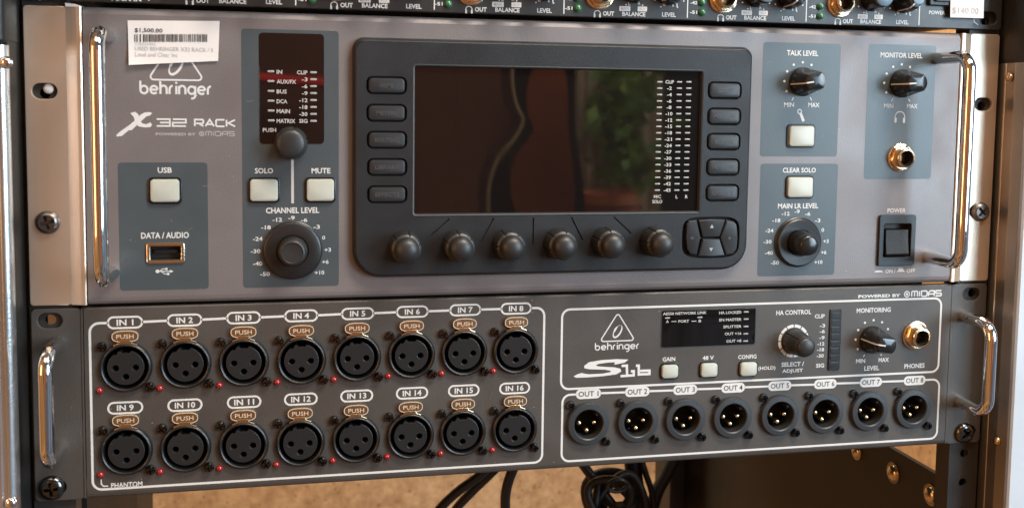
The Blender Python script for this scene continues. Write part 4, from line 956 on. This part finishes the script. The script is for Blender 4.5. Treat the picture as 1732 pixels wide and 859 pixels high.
# ================================================================== things behind the photographer that the display mirrors
M['sunburst'] = mat('guitar_lacquer', (.34,.07,.025), .3, 0, 0, 900, .3, 3, coat=.4, col2=(.55,.16,.05))
M['gside'] = mat('guitar_dark_edge', (.02,.013,.011), .3, coat=.5)
M['bind'] = mat('cream_binding', (.75,.55,.30), .4)
M['cloth'] = mat('beige_cloth', (.72,.60,.44), .9, 0, 0, 900, .15, 8)
M['leaf'] = mat('leaf_green', (.22,.34,.06), .5, 0, 0, 900, .6, 20)
M['pot'] = mat('terracotta', (.8,.25,.10), .7)
M['wood'] = mat('red_brown_panelling', (.27,.095,.042), .6, 0, 0, 900, .3, 2)
M['cab'] = mat('dark_cabinet', (.02,.02,.022), .6)
ZG2 = 1150
gt = thing('guitar', MIR(920, 520, ZG2), 'dark sunburst guitar standing behind the photographer, mirrored in the mixer display', 'guitar')
Lf = [(905,20),(880,60),(868,100),(866,140),(873,178),(884,205),(870,235),(845,265),(830,300),(825,345),(832,400),(860,450),(905,480)]
Rt = [(960,480),(985,430),(990,370),(985,300),(975,230),(972,180),(972,120),(965,60),(945,20)]
ol = [MIR(a, b, ZG2)[:2] for a, b in Lf+Rt]
if sum(ol[i][0]*ol[(i+1) % len(ol)][1]-ol[(i+1) % len(ol)][0]*ol[i][1] for i in range(len(ol))) < 0: ol.reverse()
gx, gy, _ = MIR(935, 240, ZG2); ol = [p[:2] for p in spline([(a, b, 0) for a, b in ol+[ol[0]]], 5)][:-1]
sh = lambda k: [(gx+(a-gx)*k, gy+(b-gy)*k) for a, b in ol]
world_part('body', loft([z3(ol, ZG2), z3(ol, ZG2+90)]), 'gside', gt, (gx, gy, ZG2))
mm_ = plate([sh(.66)], ZG2-3, ZG2-1); world_part('soundboard', mm_, 'sunburst', gt, (gx, gy, ZG2-2))
world_part('binding', tube([(a, b, ZG2-1) for a, b in [p[:2] for p in spline([MIR(a, b, ZG2) for a, b in Lf], 5)]], 2.8, 8), 'bind', gt, (gx, gy, ZG2))
nx_, ny_, _ = MIR(926, 20, ZG2); world_part('neck', box(nx_-26, nx_+26, ny_-20, ny_+420, ZG2-10, ZG2+18, 4), 'gside', gt, (nx_, ny_, ZG2))
def mbox(x0_, y0_, x1_, y1_, z): a = MIR(x0_, y0_, z); b = MIR(x1_, y1_, z); return min(a[0], b[0]), max(a[0], b[0]), min(a[1], b[1]), max(a[1], b[1])
cu_ = thing('curtain', MIR(1020, 560, 1500), 'beige cloth curtain hanging behind the photographer, mirrored in the display', 'curtain')
a_ = mbox(960, -60, 1110, 560, 1500); pr = [(a_[0]+(a_[1]-a_[0])*k/40, 1500+14*math.sin(k*1.1)+6*math.sin(k*2.7)) for k in range(41)]
pr2 = pr+[(x, z+6) for x, z in reversed(pr)]; world_part('curtain_cloth', prism_y(pr2, a_[2], a_[3]), 'cloth', cu_, ((a_[0]+a_[1])/2, a_[2], 1500))
pl_ = thing('potted_plant', MIR(1035, 420, 1420), 'leafy green potted plant behind the photographer, mirrored in the display', 'plant')
c = MIR(1032, 318, 1420); world_part('pot', lathe_at([(58, 0), (60, 20)], c[0], c[1]-40, 1420, 24) if 0 else ([(c[0]+x, c[1]-70+z, 1420+y) for x, y, z in lathe([(42, -60), (58, 40), (64, 42), (64, 62), (55, 62), (50, 50)], 28)[0]], lathe([(42, -60), (58, 40), (64, 42), (64, 62), (55, 62), (50, 50)], 28)[1]), 'pot', pl_, c)
lm = MB(); rn = random.Random(3)
for k in range(260):
    bx, by, _ = MIR(rn.gauss(1050, 22), rn.uniform(112, 312), 1420); z_ = 1420+rn.gauss(0, 50); s_l = rn.uniform(20, 46); a1, a2 = rn.uniform(0, 6.3), rn.uniform(-.8, .8)
    d1 = Vector((math.cos(a1), math.sin(a1)*.8, math.sin(a2)*.5)).normalized(); d2 = d1.cross(Vector((.2, .3, .9))).normalized()
    v = [Vector((bx, by, z_))+d1*u_*s_l+d2*w_*s_l*.32 for u_, w_ in ((0,0),(.5,1),(1.1,0),(.5,-1))]; lm.add(([tuple(x) for x in v], [(0,1,2),(0,2,3)]))
lo = world_part('foliage', lm, 'leaf', pl_, (c[0], c[1]+100, 1420)); lo['kind'] = 'stuff'
cb = thing('cabinet', MIR(1150, 560, 1600), 'dark cabinet behind the photographer, mirrored at the right of the display', 'cabinet')
a_ = mbox(1092, -40, 1260, 560, 1600); world_part('cabinet_body', box(a_[0], a_[1], a_[2], a_[3], 1600, 1900, 0), 'cab', cb, ((a_[0]+a_[1])/2, a_[2], 1700))
world_part('cabinet_door', box(a_[0]+12, a_[1]-12, a_[2]+12, a_[3]-12, 1592, 1600, 0), 'cab', cb, ((a_[0]+a_[1])/2, a_[2], 1596))
wl_ = thing('wood_panelling', MIR(700, 560, 1750), 'red brown wooden wall panelling behind the photographer, mirrored in the display', 'panelling')
a_ = mbox(430, -200, 975, 620, 1750)
for k in range(5):
    xa = a_[0]+(a_[1]-a_[0])*k/5; xb_ = a_[0]+(a_[1]-a_[0])*(k+1)/5; world_part('plank', box(xa+.4, xb_-.4, a_[2], a_[3], 1750, 1765, 0), 'wood', wl_, ((xa+xb_)/2, a_[2], 1757))

# glowing red strip, added to mirror as the streak across the meter window
M['redlit'] = mat('red_light_tube', (.5,.02,.01), .4); b_ = M['redlit'].node_tree.nodes['Principled BSDF']
b_.inputs['Emission Color'].default_value = (1,.06,.03,1); b_.inputs['Emission Strength'].default_value = 2.6
rs = thing('added_red_strip', MIR(440, 128, 1650), 'added red glowing strip behind the photographer, mirrored in the small meter window', 'light strip')
a_ = MIR(430, 129, 1650); c_ = MIR(556, 139, 1650); world_part('tube', tube([a_, c_], 7.5, 12), 'redlit', rs, a_)
world_part('strip_holder', tube([(a_[0], a_[1]-4, 1668), (c_[0], c_[1]-4, 1668)], 9, 8), 'cab', rs, a_)
# specks of lint and dust on the fronts
rn = random.Random(11)
for th_, z_, n_, xr_, yr_, nm in ((sbox, ZS, 70, (-212, 212), (-219, -136), 'dust'), (mixer, ZM, 60, (-205, 205), (-128, -6), 'dust')):
    d_ = MB()
    for k in range(n_):
        x_, y_ = rn.uniform(*xr_), rn.uniform(*yr_); r_ = rn.choice((.10, .14, .2, .26)); d_.add(loft([z3(circ(r_, 5, r_*rn.uniform(.4, 1), rn.uniform(0, 3)), 0), z3(circ(r_*.5, 5), r_*.5)]), x_, y_, z_+.07)
    world_part(nm, d_, 'fade', th_, (0, sum(yr_)/2, z_))['kind'] = 'stuff'

M['scuff1'] = mat('scuffed_dark_paint', (.15,.14,.13), .6); M['scuff2'] = mat('scuffed_grey_paint', (.30,.28,.27), .6)
for th_, z_, n_, xr_, yr_, mt_ in ((sbox, ZS, 26, (-212, 212), (-219, -136), 'scuff1'), (sbox, .5, 12, (-238, -221), (-218, -140), 'scuff1'), (mixer, ZM, 22, (-205, 205), (-128, -6), 'scuff2')):
    d_ = MB()
    for k in range(n_):
        x_, y_ = rn.uniform(*xr_), rn.uniform(*yr_); a_ = rn.uniform(0, 6.28); l_ = rn.uniform(1, 5) if z_ > 1 else rn.uniform(.6, 2.5)
        d_.add(ribbon([(x_, y_), (x_+l_*.5*math.cos(a_), y_+l_*.5*math.sin(a_)), (x_+l_*math.cos(a_+.15), y_+l_*math.sin(a_+.15))], rn.uniform(.04, .10)), 0, 0, z_+.052)
    world_part('scratches', d_, mt_, th_, ((xr_[0]+xr_[1])/2, sum(yr_)/2, z_))['kind'] = 'stuff'

for o in C.objects:      # flat print too small to pick apart letter by letter
    if o.type == 'MESH' and ('lettering' in o.name or 'small_print' in o.name or 'barcode' in o.name): o['kind'] = 'stuff'
